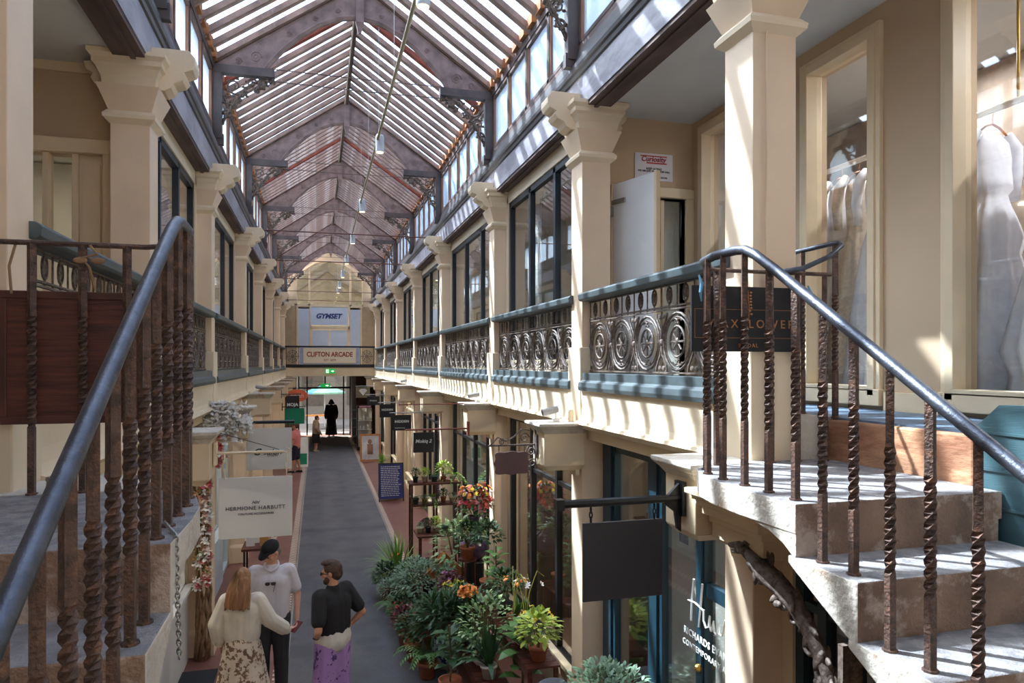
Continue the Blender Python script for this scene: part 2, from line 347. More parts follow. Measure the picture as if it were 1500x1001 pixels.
# ---------------------------------------------------------------- trusses (one thing each)
def spiral(mb,c,r0,turns,w,axis='y',ph=0,n=24,sgn=1,rt=.004,y=0):
    pts=[]
    for i in range(n):
        t=i/(n-1); r=r0*(1-t*.88); a=ph+sgn*turns*2*PI*t
        pts.append((c[0]+r*math.cos(a),y,c[1]+r*math.sin(a)))
    mb.tube(pts,rt,5)
def make_truss():
    t=thing('roof_truss','x','roof truss',(XC,0,0))
    sl=rise/1.92
    for sgn in (-1,1):
        outer=[(sgn*1.93,zRIDGE-1.93*sl-.04),(0,zRIDGE-.04)]
        inner=[]
        ctrl=[(0,Z(4.9)),(.28,Z(4.85)),(.55,Z(4.73)),(.8,Z(4.55)),(1.04,Z(4.32)),(1.2,Z(4.13)),(1.3,Z(3.98)),(1.93,Z(3.98))]
        poly=[(sgn*1.93,Z(3.98)),(sgn*1.93,outer[0][1]),(0,zRIDGE-.04)]+[(sgn*x,z) for x,z in ctrl[:-1]]
        m=MB().prism(poly,'y',-.035,.035); m.build('spandrel_board',trussm,t)
        m=MB()
        pts=[(sgn*x,0,z-.005) for x,z in ctrl[:-1]]; m.tube(pts,.045,6)
        m.tube([(sgn*1.93,0,outer[0][1]),(0,0,zRIDGE-.02)],.05,4); m.build('arch_rib',trussm,t)
        for (cx,cz,r) in ((1.38,Z(4.16),.08),(1.6,Z(4.08),.05),(.95,Z(4.52),.04),(.6,Z(4.78),.035),(.3,Z(4.93),.035)):
            m=MB(); spiral(m,(sgn*cx,cz),r,2,0,y=-.04,rt=.008); m.build('carved_scroll',trussm,t)
        # bracket : post, arm, scroll ironwork
        xf=(XR if sgn>0 else XL)-XC
        b=empty('bracket',(xf,0,0)); b.parent=t
        MB().box(0,-sgn*.11,-.055,.055,zGT-.08,Z(4.0)).box(0,-sgn*.13,-.04,.04,zGT-.16,zGT-.02).build('post',mat('bracket_timber',(88,80,80),.6,var=.2,scale=6),b)
        MB().box(0,-sgn*.78,-.06,.06,Z(3.9),Z(4.01)).box(-sgn*.78,-sgn*.74,-.035,.035,Z(3.86),Z(3.9)).build('arm',MC['bracket_timber'],b)
        m=MB(); s=-sgn
        rr=random.Random(3)
        def pt(a,b_): return (s*(.11+a),0,Z(3.9)-b_)
        for (a,b_,r,ph,tt) in ((.16,.15,.13,0,2),(.38,.1,.09,1,-2),(.54,.07,.06,2,2),(.1,.36,.1,1.5,-2),(.07,.53,.06,3,2),(.28,.24,.06,2,2),(.2,.34,.04,0,-2),(.44,.17,.04,1,2)):
            n=22; pts=[]
            for i in range(n):
                q=i/(n-1); rad=r*(1-.85*q); an=ph+tt*PI*q*1.3
                pts.append(pt(a+rad*math.cos(an),b_+rad*math.sin(an)))
            m.tube(pts,[.016*(1-.4*i/n) for i in range(n)],6)
            m.ell(pt(a,b_),(.02,.022,.02),6,5)
            for q in range(5):
                an=q*1.26+ph; p=pt(a+r*.8*math.cos(an),b_+r*.8*math.sin(an)); m.ell(p,(.026,.012,.018),6,4)
        # leafy edge curve
        n=16; ed=[pt(.66*(1-i/(n-1)),.06+.6*(i/(n-1))**1.3-.16*math.sin(PI*i/(n-1))) for i in range(n)]
        m.tube(ed,.02,6)
        for i,e in enumerate(ed): m.ell((e[0],((i%2)-.5)*.02,e[2]),(.03,.02,.03),6,4)
        m.box(s*.56,s*.66,-.03,.03,Z(3.74),Z(3.84)); m.build('scroll_ironwork',ironm,b,smooth=True)
        m=MB().tube([(0,.0,zGT-.02),(-sgn*.02,-.0,zGT-.2)],.02,6)
    MB().box(-.055,.055,-.06,.06,Z(4.8),zRIDGE+.0).frust((-.02,.02,-.02,.02,Z(4.66)),(-.05,.05,-.05,.05,Z(4.8))).build('king_post',trussm,t)
    for z,x in ((4.03,1.86),(3.86,1.25)):
        MB().tube([(-x,-.02,Z(z)),(0,-.02,Z(z-.015)),(x,-.02,Z(z))],.007,6).build('tie_rod',darkwood,t)
    return t
ords=['first','second','third','fourth','fifth','sixth','seventh','eighth']
tr0=make_truss(); TY=[y+.15 for y in CY]
for i,y in enumerate(TY):
    o=tr0 if i==0 else dup(tr0)
    o.location=(XC,y,0); o['label']='%s arched timber roof truss counted from the stairs, spanning the glazed roof'%ords[i]; o['group']='roof trusses'
for i,y in enumerate((15.9,20.4,24.7,28.9,33)):
    m=MB().tube([(XL+.02,y,Z(2.86)),(XR-.02,y,Z(2.86))],.014,8)
    tag(m.build('tie_rod',mat('rod_brown',(100,60,52),.5)),'%s brown iron tie rod stretched across the arcade between the gutters'%ords[i],'tie rod','cross tie rods')
# ---------------------------------------------------------------- columns
def make_column(side):
    sg=SIDE[side][1]; t=thing('column','x','column')
    s=lambda a:sg*a   # local x: 0 at arcade face, + into building
    h0=zLAND-.55
    # lower pier
    m=MB().box(s(0),s(.3),0,.3,0,zGAL-.3); m.box(s(-.035),s(.33),-.035,.335,0,.3).frust(tuple(sorted((s(-.035),s(.33))))+(-.035,.335,.3),tuple(sorted((s(0),s(.3))))+(0,.3,.36))
    m.build('pier',peachcol,t,bevel=.008)
    # plinth
    m=MB().box(s(-.03),s(.32),-.025,.325,zLAND-.02,Z(.16)); m.build('plinth',cream,t,bevel=.01)
    m=MB().box(s(0),s(.3),0,.3,Z(.16),Z(2.02)); m.build('shaft',peachcol,t,bevel=.006)
    def sq(a,z): x=sorted((s(-a),s(.3+a))); return (x[0],x[1],-a,.3+a,z)
    m=MB()
    pr=[(.0,1.98),(.045,2.02),(.05,2.05),(.02,2.085)]
    for p,q in zip(pr[:-1],pr[1:]): m.frust(sq(p[0],Z(p[1])),sq(q[0],Z(q[1])))
    m.build('necking',cream,t)
    m=MB(); pr=[(.01,2.085),(.085,2.28)]; m.frust(sq(.01,Z(2.085)),sq(.085,Z(2.28))); m.build('flared_block',peachcol,t)
    m=MB(); pr=[(.075,2.283),(.09,2.36),(.10,2.38),(.115,2.42),(.14,2.44),(.14,2.48),(.17,2.51),(.17,2.545)]
    for p,q in zip(pr[:-1],pr[1:]): m.frust(sq(p[0]-.03,Z(p[1])),sq(q[0]-.03,Z(q[1])))
    m.build('crown',cream,t)
    # console scroll towards arcade
    pr=[(-.1,2.30),(-.15,2.33),(-.17,2.37),(-.24,2.40),(-.27,2.44),(-.25,2.47),(-.32,2.50),(-.34,2.54),(-.34,2.60),(-.29,2.66),(0.02,2.66),(0.02,2.3)]
    m=MB().prism([(s(a),Z(b)) for a,b in pr],'y',.04,.26); m.build('console',cream,t,bevel=.006)
    pr=[(.38,2.30),(.44,2.33),(.47,2.37),(.45,2.41),(.5,2.44),(.52,2.50),(.38,2.52)]
    m=MB().prism([(s(a),Z(b)) for a,b in pr],'y',.08,.22); m.build('console',cream,t,bevel=.005)
    # block (lower console) under the gallery
    pb=-.40 if side=='right' else -.46
    x=sorted((s(pb),s(.02))); m=MB().box(x[0],x[1],-.03,.33,Z(-.99),Z(-.66)); 
    m.frust(tuple(sorted((s(pb+.05),s(.02))))+(.02,.28,Z(-1.04)),(x[0],x[1],-.03,.33,Z(-.99))); m.build('console_block',creamdk,t,bevel=.006)
    m=MB(); pr=[(0,-.68),(.03,-.64),(.05,-.62),(.07,-.60),(.07,-.575)]
    for p,q in zip(pr[:-1],pr[1:]):
        f=lambda a,z:tuple(sorted((s(pb-a),s(.03))))+(-.03-a,.33+a,z)
        m.frust(f(p[0],Z(p[1])),f(q[0],Z(q[1])))
    m.build('console_slab',stonew,t,bevel=.004)
    m=MB().box(s(-.06),s(-.02),.02,.28,Z(-1.1),Z(-1.03)); m.build('drop_block',creamdk,t)
    return t
for side in ('left','right'):
    t0=make_column(side)
    for i,y in enumerate(CY):
        o=t0 if i==0 else dup(t0)
        o.location=(SIDE[side][0],y,0); o['label']='%s cream square column on the %s side counted from the stairs'%(ords[i],side); o['group']='cream columns of the %s colonnade'%side
# column continuing behind the viewer (carries the roof)
# ---------------------------------------------------------------- balustrades
def ironwork(m,y0,L,xp):
    n=max(3,round(L/.5)); w=L/n; r=.009
    z0=Z(-.07); z1=Z(.40); z2=Z(.60); zc=(z0+z1)/2
    def P(a,z): return (xp,a,z)
    for z in (z0,z1+.012,z1+.035,z2): m.box(xp-.012,xp+.012,y0,y0+L,z-.006,z+.006)
    for k in range(n):
        c=y0+(k+.5)*w
        for rx,rz,tr in ((w*.43,.215,.011),(w*.37,.185,.006),(w*.22,.115,.009)):
            m.tube([P(c+rx*math.cos(a),zc+rz*math.sin(a)) for a in [2*PI*i/20 for i in range(20)]],tr,5,closed=True)
        # cross & hearts
        m.tube([P(c,zc-.10),P(c,zc+.10)],.008,5); m.tube([P(c-w*.2,zc),P(c+w*.2,zc)],.008,5)
        for a in range(4):
            an=PI/4+a*PI/2; m.tube([P(c+.02*math.cos(an),zc+.02*math.sin(an)),P(c+w*.17*math.cos(an),zc+.085*math.sin(an))],.007,5)
        m.ell(P(c,zc),(.014,.03,.03),8,6)
        for s2 in (-1,1):
            for s1 in (-1,1):
                pts=[]
                for i in range(14):   # heart scroll between rings
                    t=i/13; an=.2+t*4.6; rr=.055*(1-.7*t); pts.append(P(c+s1*(.055+rr*math.cos(an)*.8-.03),zc+s2*(.148+rr*math.sin(an)*.55)))
                m.tube(pts,.007,5)
            # leaf at corners
                cx=c+s1*w*.5; m.tube([P(cx,zc+s2*.02),P(cx-s1*.02,zc+s2*.1),P(cx-s1*.075,zc+s2*.18),P(cx-s1*.09,zc+s2*.225)],.009,5)
                m.ell(P(cx-s1*.03,zc+s2*.2),(.008,.026,.02),6,5)
        m.tube([P(c+w*.5,z0),P(c+w*.5,z1)],.007,5)
        m.ell(P(c+w*.5,zc),(.016,.028,.028),8,6)
        for s1 in (-.25,.25):    # top small ovals
            cc=c+s1*w; m.tube([P(cc+.034*math.cos(a),z1+.12+.062*math.sin(a)) for a in [2*PI*i/12 for i in range(12)]],.009,5,closed=True)
            m.ell(P(cc,z1+.12),(.01,.02,.04),6,5)
            m.tube([P(cc+w*.25,z1),P(cc+w*.25,z2)],.006,5)
            m.tube([P(cc,z1+.17),P(cc,z2)],.007,4); m.tube([P(cc,z1+.02),P(cc,z1+.07)],.007,4)
def balustrade(side,y0,y1,label):
    sg=SIDE[side][1]; x=lambda a:S(side,a)
    t=thing('balustrade',label,'balustrade',(0,0,0),group='iron balustrades along the %s gallery'%side)
    L=y1-y0
    m=MB(); ironwork(m,y0+.02,L-.04,x(.08)); m.build('ironwork',ironm,t)
    zt=zRAIL
    pr=[(-.03,zt-.085),(-.05,zt-.07),(-.055,zt-.02),(-.03,zt),(.15,zt),(.18,zt-.03),(.175,zt-.07),(.16,zt-.085)]
    MB().prism([(x(a),b) for a,b in pr],'y',y0-.06,y1-.02).build('handrail',tealrail,t,bevel=.006)
    pr=[(-.01,Z(-.09)),(-.012,Z(-.16)),(-.05,Z(-.18)),(-.06,Z(-.225)),(-.05,Z(-.26)),(.17,Z(-.26)),(.17,Z(-.09))]
    MB().prism([(x(a),b) for a,b in pr],'y',y0-.05,y1-.03).build('sill',tealrail,t,bevel=.004)
    return t
for side in ('left','right'):
    for i,(a,b) in enumerate(bays):
        if i==0 and side=='right': lab='iron balustrade with oval roundels beside the black shop sign of the right stairs'
        elif i==0: lab='iron balustrade with oval roundels behind the dark plank board on the left'
        else: lab='%s iron balustrade of the %s gallery counted from the stairs'%(ords[i],side)
        balustrade(side,a,b,lab)
    # fascia under gallery per bay (coved)
    m=MB()
    for (a,b) in bays:
        pr=[(-.022,Z(-.26)),(-.02,Z(-.32)),(-.012,Z(-.42)),(-.016,Z(-.5)),(-.03,Z(-.555)),(.2,Z(-.555)),(.2,Z(-.26))]
        m.prism([(S(side,p),q) for p,q in pr],'y',a,b)
    trim(m,cream)
    m=MB()
    for (a,b) in bays:
        pr=[(-.03,Z(-.55)),(-.06,Z(-.56)),(-.075,Z(-.585)),(-.05,Z(-.60)),(-.03,Z(-.62)),(.0,Z(-.64)),(.2,Z(-.64)),(.2,Z(-.55))]
        m.prism([(S(side,p),q) for p,q in pr],'y',a,b)
        m.box(S(side,.05),S(side,.2),a,b,Z(-.74),Z(-.64))
    trim(m,creamdk)
# ---------------------------------------------------------------- upper windows between columns
curt=mat('pale_curtain',(206,206,200),.9,var=.05)
def framewin(side,y0,y1,z0,z1,xa,n,fm,frw=.045,dep=.06,mid=None,gl=None):
    e=win(); m=MB(); w=(y1-y0)/n
    for k in range(n+1):
        y=y0+k*w; a=max(y0,y-frw/2 if 0<k<n else y-(frw if k==n else 0)); b=min(y1,a+frw)
        m.box(S(side,xa),S(side,xa+dep),a,b,z0,z1)
    m.box(S(side,xa),S(side,xa+dep),y0,y1,z0,z0+frw).box(S(side,xa),S(side,xa+dep),y0,y1,z1-frw,z1)
    if mid: m.box(S(side,xa+.01),S(side,xa+dep-.01),y0,y1,mid-frw/3,mid+frw/3)
    m.build('window_frame',fm,e)
    MB().box(S(side,xa+dep/2),S(side,xa+dep/2+.005),y0+.01,y1-.01,z0+.01,z1-.01).build('window_pane',gl or glassw,e)
    return e
for side in ('left','right'):
    for i,(a,b) in enumerate(bays[1:],1):
        m=MB().box(S(side,.18),S(side,.3),a,a+.12,zGAL,zBEAM).box(S(side,.18),S(side,.3),b-.12,b,zGAL,zBEAM).box(S(side,.18),S(side,.3),a,b,Z(2.33),zBEAM+.02)
        m.box(S(side,.18),S(side,.3),a,b,zGAL-.05,Z(0.05)); trim(m,cream)
        framewin(side,a+.12,b-.12,Z(.05),Z(2.33),.2,3,navyf,.075,.07,gl=glassw)
    # room behind: back wall, blinds
    struct(MB().box(S(side,2.6),S(side,2.7),6.9,34.5,zGAL,zBEAM).build('wall_'+side,roomw))
    for y in CY[2:]: struct(MB().box(S(side,.3),S(side,2.6),y+.1,y+.2,zGAL,zBEAM).build('wall_'+side,roomw))
for i,(a,b) in enumerate(bays[1:5],1):      # curtains
    for side in ('right','left'):
        m=MB(); y=a+.2; n=0
        for (c0,c1) in ((a+.15,a+.6+.1*i),(b-.7,b-.15)):
            P=[]; k=30
            for j in range(k+1):
                yy=c0+(c1-c0)*j/k; P.append((S(side,.5+.03*math.sin(j*1.9)),yy))
            vs=[(p[0],p[1],z) for z in (zGAL+.02,Z(2.4)) for p in P]
            m.add(vs,[(j,j+1,k+2+j,k+1+j) for j in range(k)])
        o=m.build('curtain',curt,smooth=True); so=o.modifiers.new('s','SOLIDIFY'); so.thickness=.006
        tag(o,'pale net curtains drawn aside inside the %s upper window of the %s gallery'%(ords[i-1],side),'curtain','curtains in upper %s windows'%side)

struct(MB().box(-6,7,YA-.2,YA,0,Z(5.6)).build('wall_end',cream))  # unseen closing wall, added to cut the light coming from behind the viewer
# ================================================================ writing
def text(name,s,width,mt,loc,face='-y',parent=None,h=None,ext=.002,shear=0,space=1.0,align='CENTER',bold=0.0,squash=1):
    cu=bpy.data.curves.new('t','FONT'); cu.body=s; cu.align_x=align; cu.align_y='CENTER'; cu.extrude=ext; cu.shear=shear; cu.space_character=space; cu.offset=bold; cu.size=1
    cu.resolution_u=3
    to=bpy.data.objects.new('t',cu); C.objects.link(to); dg=bpy.context.evaluated_depsgraph_get(); dg.update()
    me=bpy.data.meshes.new_from_object(to.evaluated_get(dg)); bpy.data.objects.remove(to); bpy.data.curves.remove(cu)
    xs=[v.co.x for v in me.vertices]; w=max(xs)-min(xs); k=width/w; cx=(max(xs)+min(xs))/2
    for v in me.vertices:
        x=(v.co.x-(cx if align=='CENTER' else min(xs)))*k; y=v.co.y*k*squash; z=v.co.z
        if face=='-y': v.co=(x,-z,y)
        elif face=='-x': v.co=(-z,-x,y)
        elif face=='+x': v.co=(z,x,y)
    me.materials.clear(); me.materials.append(mt); me.name=name
    o=bpy.data.objects.new(name,me); C.objects.link(o); o.location=loc
    if parent: o.parent=parent
    return o
def bynormal(o,up,front,side):
    import bmesh
    me=o.data; bm=bmesh.new(); bm.from_mesh(me); bmesh.ops.recalc_face_normals(bm,faces=bm.faces); bm.to_mesh(me); bm.free(); me.materials.clear()
    for x in (up,front,side): me.materials.append(x)
    for p in me.polygons:
        n=p.normal; p.material_index=0 if n.z>.7 else (1 if n.y<-.7 else 2)
    return o
# ================================================================ GALLERY RECESSES
def wall_holes(side,name,axis,pos,th,a0,a1,z0,z1,holes,mt):
    """wall plane across axis with rectangular holes [(a,b,za,zb)] ; holes sorted, non overlapping in a"""
    m=MB(); cur=a0
    def bx(p,q,r,s):
        if q-p<1e-4 or s-r<1e-4: return
        if axis=='x': m.box(pos,pos+th,p,q,r,s)
        else: m.box(p,q,pos,pos+th,r,s)
    for (a,b,c,d) in sorted(holes):
        bx(cur,a,z0,z1); bx(a,b,z0,c); bx(a,b,d,z1); cur=b
    bx(cur,a1,z0,z1)
    return struct(m.build(name,mt))
holesR=[(1.75,3.49,Z(-.18),Z(2.42)),(4.17,4.845,Z(-.18),Z(2.34)),(5.4,6.45,Z(-.18),Z(2.37))]
wall_holes('right','wall_right','x',3.85,.16,YA,6.7,zGAL,zBEAM+.02,holesR,wallm)
for (a,b,c,d) in holesR:
    e=win(); m=MB(); x=3.85
    for (p,q,r,s) in ((a-.09,a,c-.09,d+.09),(b,b+.09,c-.09,d+.09)): m.box(x-.035,x+.02,p,q,r,s)
    m.box(x-.035,x+.02,a,b,d,d+.09).box(x-.05,x+.02,a-.1,b+.1,c-.12,c)
    for (p,q,r,s) in ((a-.05,a+.015,c-.05,d+.05),(b-.015,b+.05,c-.05,d+.05)): m.box(x-.05,x+.1,p,q,r,s)
    m.box(x-.05,x+.1,a,b,d-.015,d+.05).box(x-.05,x+.1,a,b,c-.02,c+.02); m.build('window_frame',creamdk,e,bevel=.006)
    MB().box(x+.05,x+.056,a,b,c,d).build('window_pane',glassw,e)
trim(MB().box(3.82,3.85,YA,1.6,zGAL,zGAL+.16).box(3.82,3.85,3.6,4.05,zGAL,zGAL+.14).box(3.82,3.85,4.95,5.3,zGAL,zGAL+.14),creamdk)
# bridal room shell
struct(MB().box(3.86,3.92,6.7,10.0,zGAL,zBEAM).box(3.86,6.6,6.75,6.85,zGAL,zBEAM).box(3.9,6.6,-.2,-.1,zGAL,zBEAM).build('wall_right',roomw))
struct(MB().box(5.5,5.6,-.1,6.75,zGAL,zBEAM).build('wall_right',mat('bridal_backdrop',(168,150,134),.9,var=.2,scale=5)))
# partition right with doorway
wall_holes('right','wall_right','y',6.7,.12,2.78,3.85,zGAL,zBEAM+.02,[(2.98,3.76,zGAL,Z(1.74))],wallm)
e=empty('door_1'); struct(e)
MB().box(2.9,2.98,6.66,6.83,zGAL,Z(1.82)).box(3.76,3.85,6.66,6.83,zGAL,Z(1.82)).box(2.9,3.85,6.65,6.83,Z(1.74),Z(1.84)).build('door_frame',creamdk,e,bevel=.006)
MB().box(2.99,3.75,6.76,6.765,zGAL,Z(1.73)).build('door_glass',glassw,e)
MB().box(3.5,3.54,6.74,6.79,zGAL,Z(1.73)).build('door_stile',creamdk,e)
# open leaf
e=empty('door_2',(2.93,6.66,0),math.radians(-72)); struct(e)
MB().box(0,.62,-.02,.02,zGAL+.02,Z(1.83)).build('door_leaf',white,e,bevel=.004)
MB().box(.595,.625,-.026,.026,zGAL+.02,Z(1.84)).build('door_edge',creamdk,e)
MB().box(-.02,.02,-.06,.0,Z(1.5),Z(1.6)).box(.02,.2,-.05,-.025,Z(1.62),Z(1.66)).build('door_closer',steel,e)
# poster
p=at_y(930,223,6.69); q=at_y(985,267,6.69)
t=thing('wall_poster','white paper poster with red and black lettering on the wall above the open white door','poster',((p.x+q.x)/2,6.69,(p.z+q.z)/2))
w_=q.x-p.x; h_=p.z-q.z
MB().box(-w_/2,w_/2,-.004,.004,-h_/2,h_/2).build('sheet',mat('poster_paper',(226,220,226),.6,var=.02),t)
redp=mat('poster_red',(196,70,60),.6); inkp=mat('poster_ink',(60,50,66),.6)
MB().box(-w_*.36,w_*.34,-.006,-.004,h_*.38,h_*.42).box(-w_*.2,w_*.34,-.006,-.004,h_*.12,h_*.17).build('logo_band',redp,t)
text('lettering','Curiosity',w_*.66,mat('poster_crimson',(170,50,60),.6),(0,-.008,h_*.28),parent=t,shear=.2,bold=.02)
text('lettering','KEEP GOING',w_*.4,inkp,(0,-.006,-.02),parent=t,bold=.015)
text('lettering','WE ARE JUST DOWN THE HALL',w_*.85,inkp,(0,-.006,-h_*.16),parent=t,bold=.02)
text('lettering','SHOPS COMING SOON',w_*.6,inkp,(w_*.05,-.006,-h_*.38),parent=t,bold=.02)
# left recess
struct(MB().box(-2.76,-2.64,YA,6.75,zGAL,zBEAM).build('wall_left',wallm))
a_=at_y(75,0,6.75).x
wall_holes('left','wall_left','y',6.75,.12,-2.7,-1.62,zGAL,zBEAM+.02,[(-2.62,-1.76,zGAL,Z(1.78))],wallm)
trim(MB().box(-2.66,-1.62,6.72,6.75,zBEAM-.06,zBEAM+.02),creamdk)
e=empty('door_3'); struct(e)
m=MB().box(-2.66,-1.62,6.68,6.75,Z(1.78),Z(1.9)).box(-1.76,-1.62,6.69,6.76,zGAL,Z(1.8)).box(-2.62,-2.56,6.70,6.86,zGAL,Z(1.78)).box(-2.22,-2.17,6.72,6.84,zGAL,Z(1.78)).box(-2.0,-1.95,6.72,6.84,zGAL,Z(1.78))
m.build('door_frame',creamdk,e,bevel=.006)
MB().box(-2.56,-2.0,6.78,6.785,zGAL,Z(1.78)).build('door_glass',glassw,e)
MB().box(-1.95,-1.76,6.76,6.8,zGAL,Z(1.78)).box(-1.92,-1.79,6.745,6.76,Z(.6),Z(1.7)).box(-1.92,-1.79,6.745,6.76,Z(-.2),Z(.5)).build('door_panel',creamdk,e)
# ================================================================ STAIRS
def bar(name,x,y,z0,z1,parent,tw=(.28,.72),r=.019,cap_=True):
    pts=[];L=z1-z0;n=52;m=MB()
    vs=[];fs=[];k=0
    ang=PI/4; ring=[]
    for i in range(n+1):
        t=i/n
        if tw[0]<t<tw[1]: ang+=2*PI*7.0*(L/1.1)/(n*.5)*.5
        ring.append((t,ang))
    for (t,a) in ring:
        tws=tw[0]<t<tw[1]; rr=r*(1.08 if tws else 1)
        for j in range(4): vs.append((rr*math.cos(a+j*PI/2),rr*math.sin(a+j*PI/2),t*L))
    for i in range(n):
        for j in range(4): fs.append((i*4+j,i*4+(j+1)%4,(i+1)*4+(j+1)%4,(i+1)*4+j))
    m.add(vs,fs); m.lathe([(.026,-.002),(.026,.008)],n=8)
    return m.build(name,ironr,parent,loc=(x,y,z0))
_bars={}
def addbar(x,y,z0,z1,parent):
    L=round(z1-z0,2)
    if L not in _bars:
        o=bar('baluster',x,y,z0,z0+L,parent); _bars[L]=o.data; return o
    o=bpy.data.objects.new('baluster',_bars[L]); C.objects.link(o); o.parent=parent; o.location=(x,y,z0); return o
def staircase(side):
    R=side=='right'; mir=(lambda x: x) if R else (lambda x:(1.9-x)-.455)
    t=thing('staircase','stone staircase with twisted iron railing on the %s of the view'%side,'staircase')
    top=zLAND; wall=2.975 if R else 3.35
    plan=[(1.9,2.48),(1.893,2.85),(1.905,3.1),(1.95,3.32),(2.04,3.5),(2.18,3.6),(2.45,3.63),(wall+.02,3.63),(wall+.02,2.48)]
    m=MB(); pl=[(mir(x),y) for x,y in plan]
    if not R: pl=pl[::-1]
    m.prism(pl,'z',top-.125,top)
    xa,xb=sorted((mir(1.9),mir(wall)))
    prof=[(2.48,top-.12),(2.48,top-.235),(2.56,top-.185),(2.66,top-.15),(2.8,top-.128),(2.95,top-.12)]
    m.prism(prof,'x',xa+.002,xb)
    o=m.build('landing_slab',stonet,t,bevel=.008); bynormal(o,stonet,stoner,stonew)
    for k in range(1,7):
        z=top-.22*k; y1=2.48-.345*(k-1); y0=y1-.345
        prof=[(y1+.05,z),(y0,z),(y0,z-.235),(y0+.03,z-.235),(y1+.05,z-.035)]
        m=MB().prism(prof,'x',xa,xb); o=m.build('step',stonet,t,bevel=.007); bynormal(o,stonet,stoner,stonew)
    # bars along the string
    xr=1.958
    hz=lambda y: Z(.53) if y>2.85 else Z(.53-.643*(y-2.85)*-1)
    for y in (2.556,2.74,2.925,3.11,3.285): addbar(mir(xr+(.02 if y>3.2 else 0)),y,top,Z(.545) if y>2.9 else Z(.53-.643*(2.87-y)),t)
    addbar(mir(2.05),3.42,top,Z(.545),t)
    for k in range(1,6):
        for f in (.09,.26):
            y=2.48-.345*(k-1)-f; addbar(mir(xr),y,top-.22*k,Z(.53-.643*(2.87-y)),t)
    # handrail
    pts=[(mir(2.12),3.52,Z(.55)),(mir(2.02),3.4,Z(.553)),(mir(1.965),3.2,Z(.553)),(mir(xr),3.0,Z(.55)),(mir(xr),2.92,Z(.54)),(mir(xr),2.84,Z(.505))]
    y=2.7
    while y>.3: pts.append((mir(xr),y,Z(.53-.643*(2.87-y)))); y-=.2
    MB().tube(pts,.023,14).build('handrail',handr,t,smooth=True)
    # back row
    yb=3.56
    xs=(2.2,2.38,2.56,2.74,2.93) if R else (2.12,2.28,2.46,2.66,2.85,3.05,3.3)
    for x in xs: addbar(mir(x),yb,top,Z(.53),t)
    MB().tube([(mir(2.08),3.49,Z(.535)),(mir(2.2),yb,Z(.535)),(mir(wall+(0 if R else .6)),yb,Z(.535))],.012,8).build('back_rail',ironr,t)
    if R:
        for y in (3.6,3.9,4.2): addbar(3.04,y,zGAL+.01,Z(.72),t)
        MB().tube([(3.04,4.5,Z(.735)),(3.04,4.0,Z(.735)),(3.04,3.62,Z(.735)),(3.03,3.56,Z(.73)),(3.0,3.50,Z(.70)),(2.9,3.48,Z(.63)),(2.75,3.52,Z(.56)),(2.6,3.55,Z(.535))],.015,10).build('gallery_rail',handr,t,smooth=True)
    # bracket mouldings under the landing
    m=MB()
    for i,(d_,z0,z1) in enumerate(((.0,-.735,-.705),(.04,-.77,-.735),(.07,-.80,-.77),(.11,-.86,-.80),(.16,-.91,-.86),(.18,-1.0,-.91),(.22,-1.03,-1.0))):
        a,b=sorted((mir(2.02+d_),mir(2.7))); m.box(a,b,2.98+d_*.8,3.61,Z(z0),Z(z1))
    m.build('landing_bracket',creamdk,t,bevel=.004)
    return t
sR=staircase('right'); sL=staircase('left')
# orange curb, plaster and teal boarding on the right
struct(MB().box(3.0,3.13,2.63,3.62,zLAND-.02,zGAL).build('trim_60',orstone,bevel=.012))
struct(MB().box(2.81,3.05,3.632,4.05,zLAND,zGAL+.014).build('trim_61',stonew))
prof=[(2.62,Z(-.95)),(2.62,Z(-.30)),(2.5,Z(-.19)),(.3,Z(-.12)),(.3,Z(-1.9)),(1.6,Z(-1.9))]
tealb=mat('teal_boarding',(62,92,98),.5,var=.12,scale=2,stretch=(1,.5,8),bump=.15)
m=MB().prism(prof,'x',3.0,3.04)
for k in range(9): m.box(2.992,3.0,.42,2.6,Z(-.32-.17*k)-.006,Z(-.32-.17*k)+.006)
tag(m.build('boarded_panel',tealb),'teal painted boarded panel along the wall side of the right stairs','panel')
struct(MB().box(-1.98,-1.9,YA,3.66,zLAND-.1,zGAL).build('trim_62',stonew))
# bridge the viewer stands on
struct(MB().box(-3.2,5.2,-1.6,.42,Z(-1.95),Z(-1.9)).build('floor',stonet))
# plank board on left railing
t=thing('plank_board','dark red wooden plank board tied behind the left stair railing','board',(-1.06,3.6,Z(.03)))
MB().box(-.27,.275,-.008,.012,-.295,.29).build('boards',woodm,t)
m=MB()
for a in ((-.29,.29,.26,.295),(-.29,.29,-.30,-.265),(-.29,-.262,-.265,.26),(.262,.29,-.265,.26)): m.box(a[0],a[1],-.014,.014,a[2],a[3])
m.build('frame',mat('dark_red_frame',(84,44,34),.5,var=.3,scale=6),t,bevel=.004)
MB().tube([(-.24,-.02,.28),(-.245,-.03,.4),(-.22,-.03,.5)],.006,6).build('string',mat('string',(150,120,90),.9),t)
m=MB().tube([(.0,-.03,.50),(.03,-.04,.46),(-.03,-.045,.44),(.0,-.04,.4),(.02,-.03,.3)],.006,6)
for s in (-1,1): m.ell((s*.035,-.045,.43),(.03,.006,.015),8,5)
tag(m.build('string_bow',mat('ribbon_tan',(150,116,84),.9),loc=(-.98,3.57,Z(.03))),'tan ribbon bow tied to the top rail above the plank board','bow')
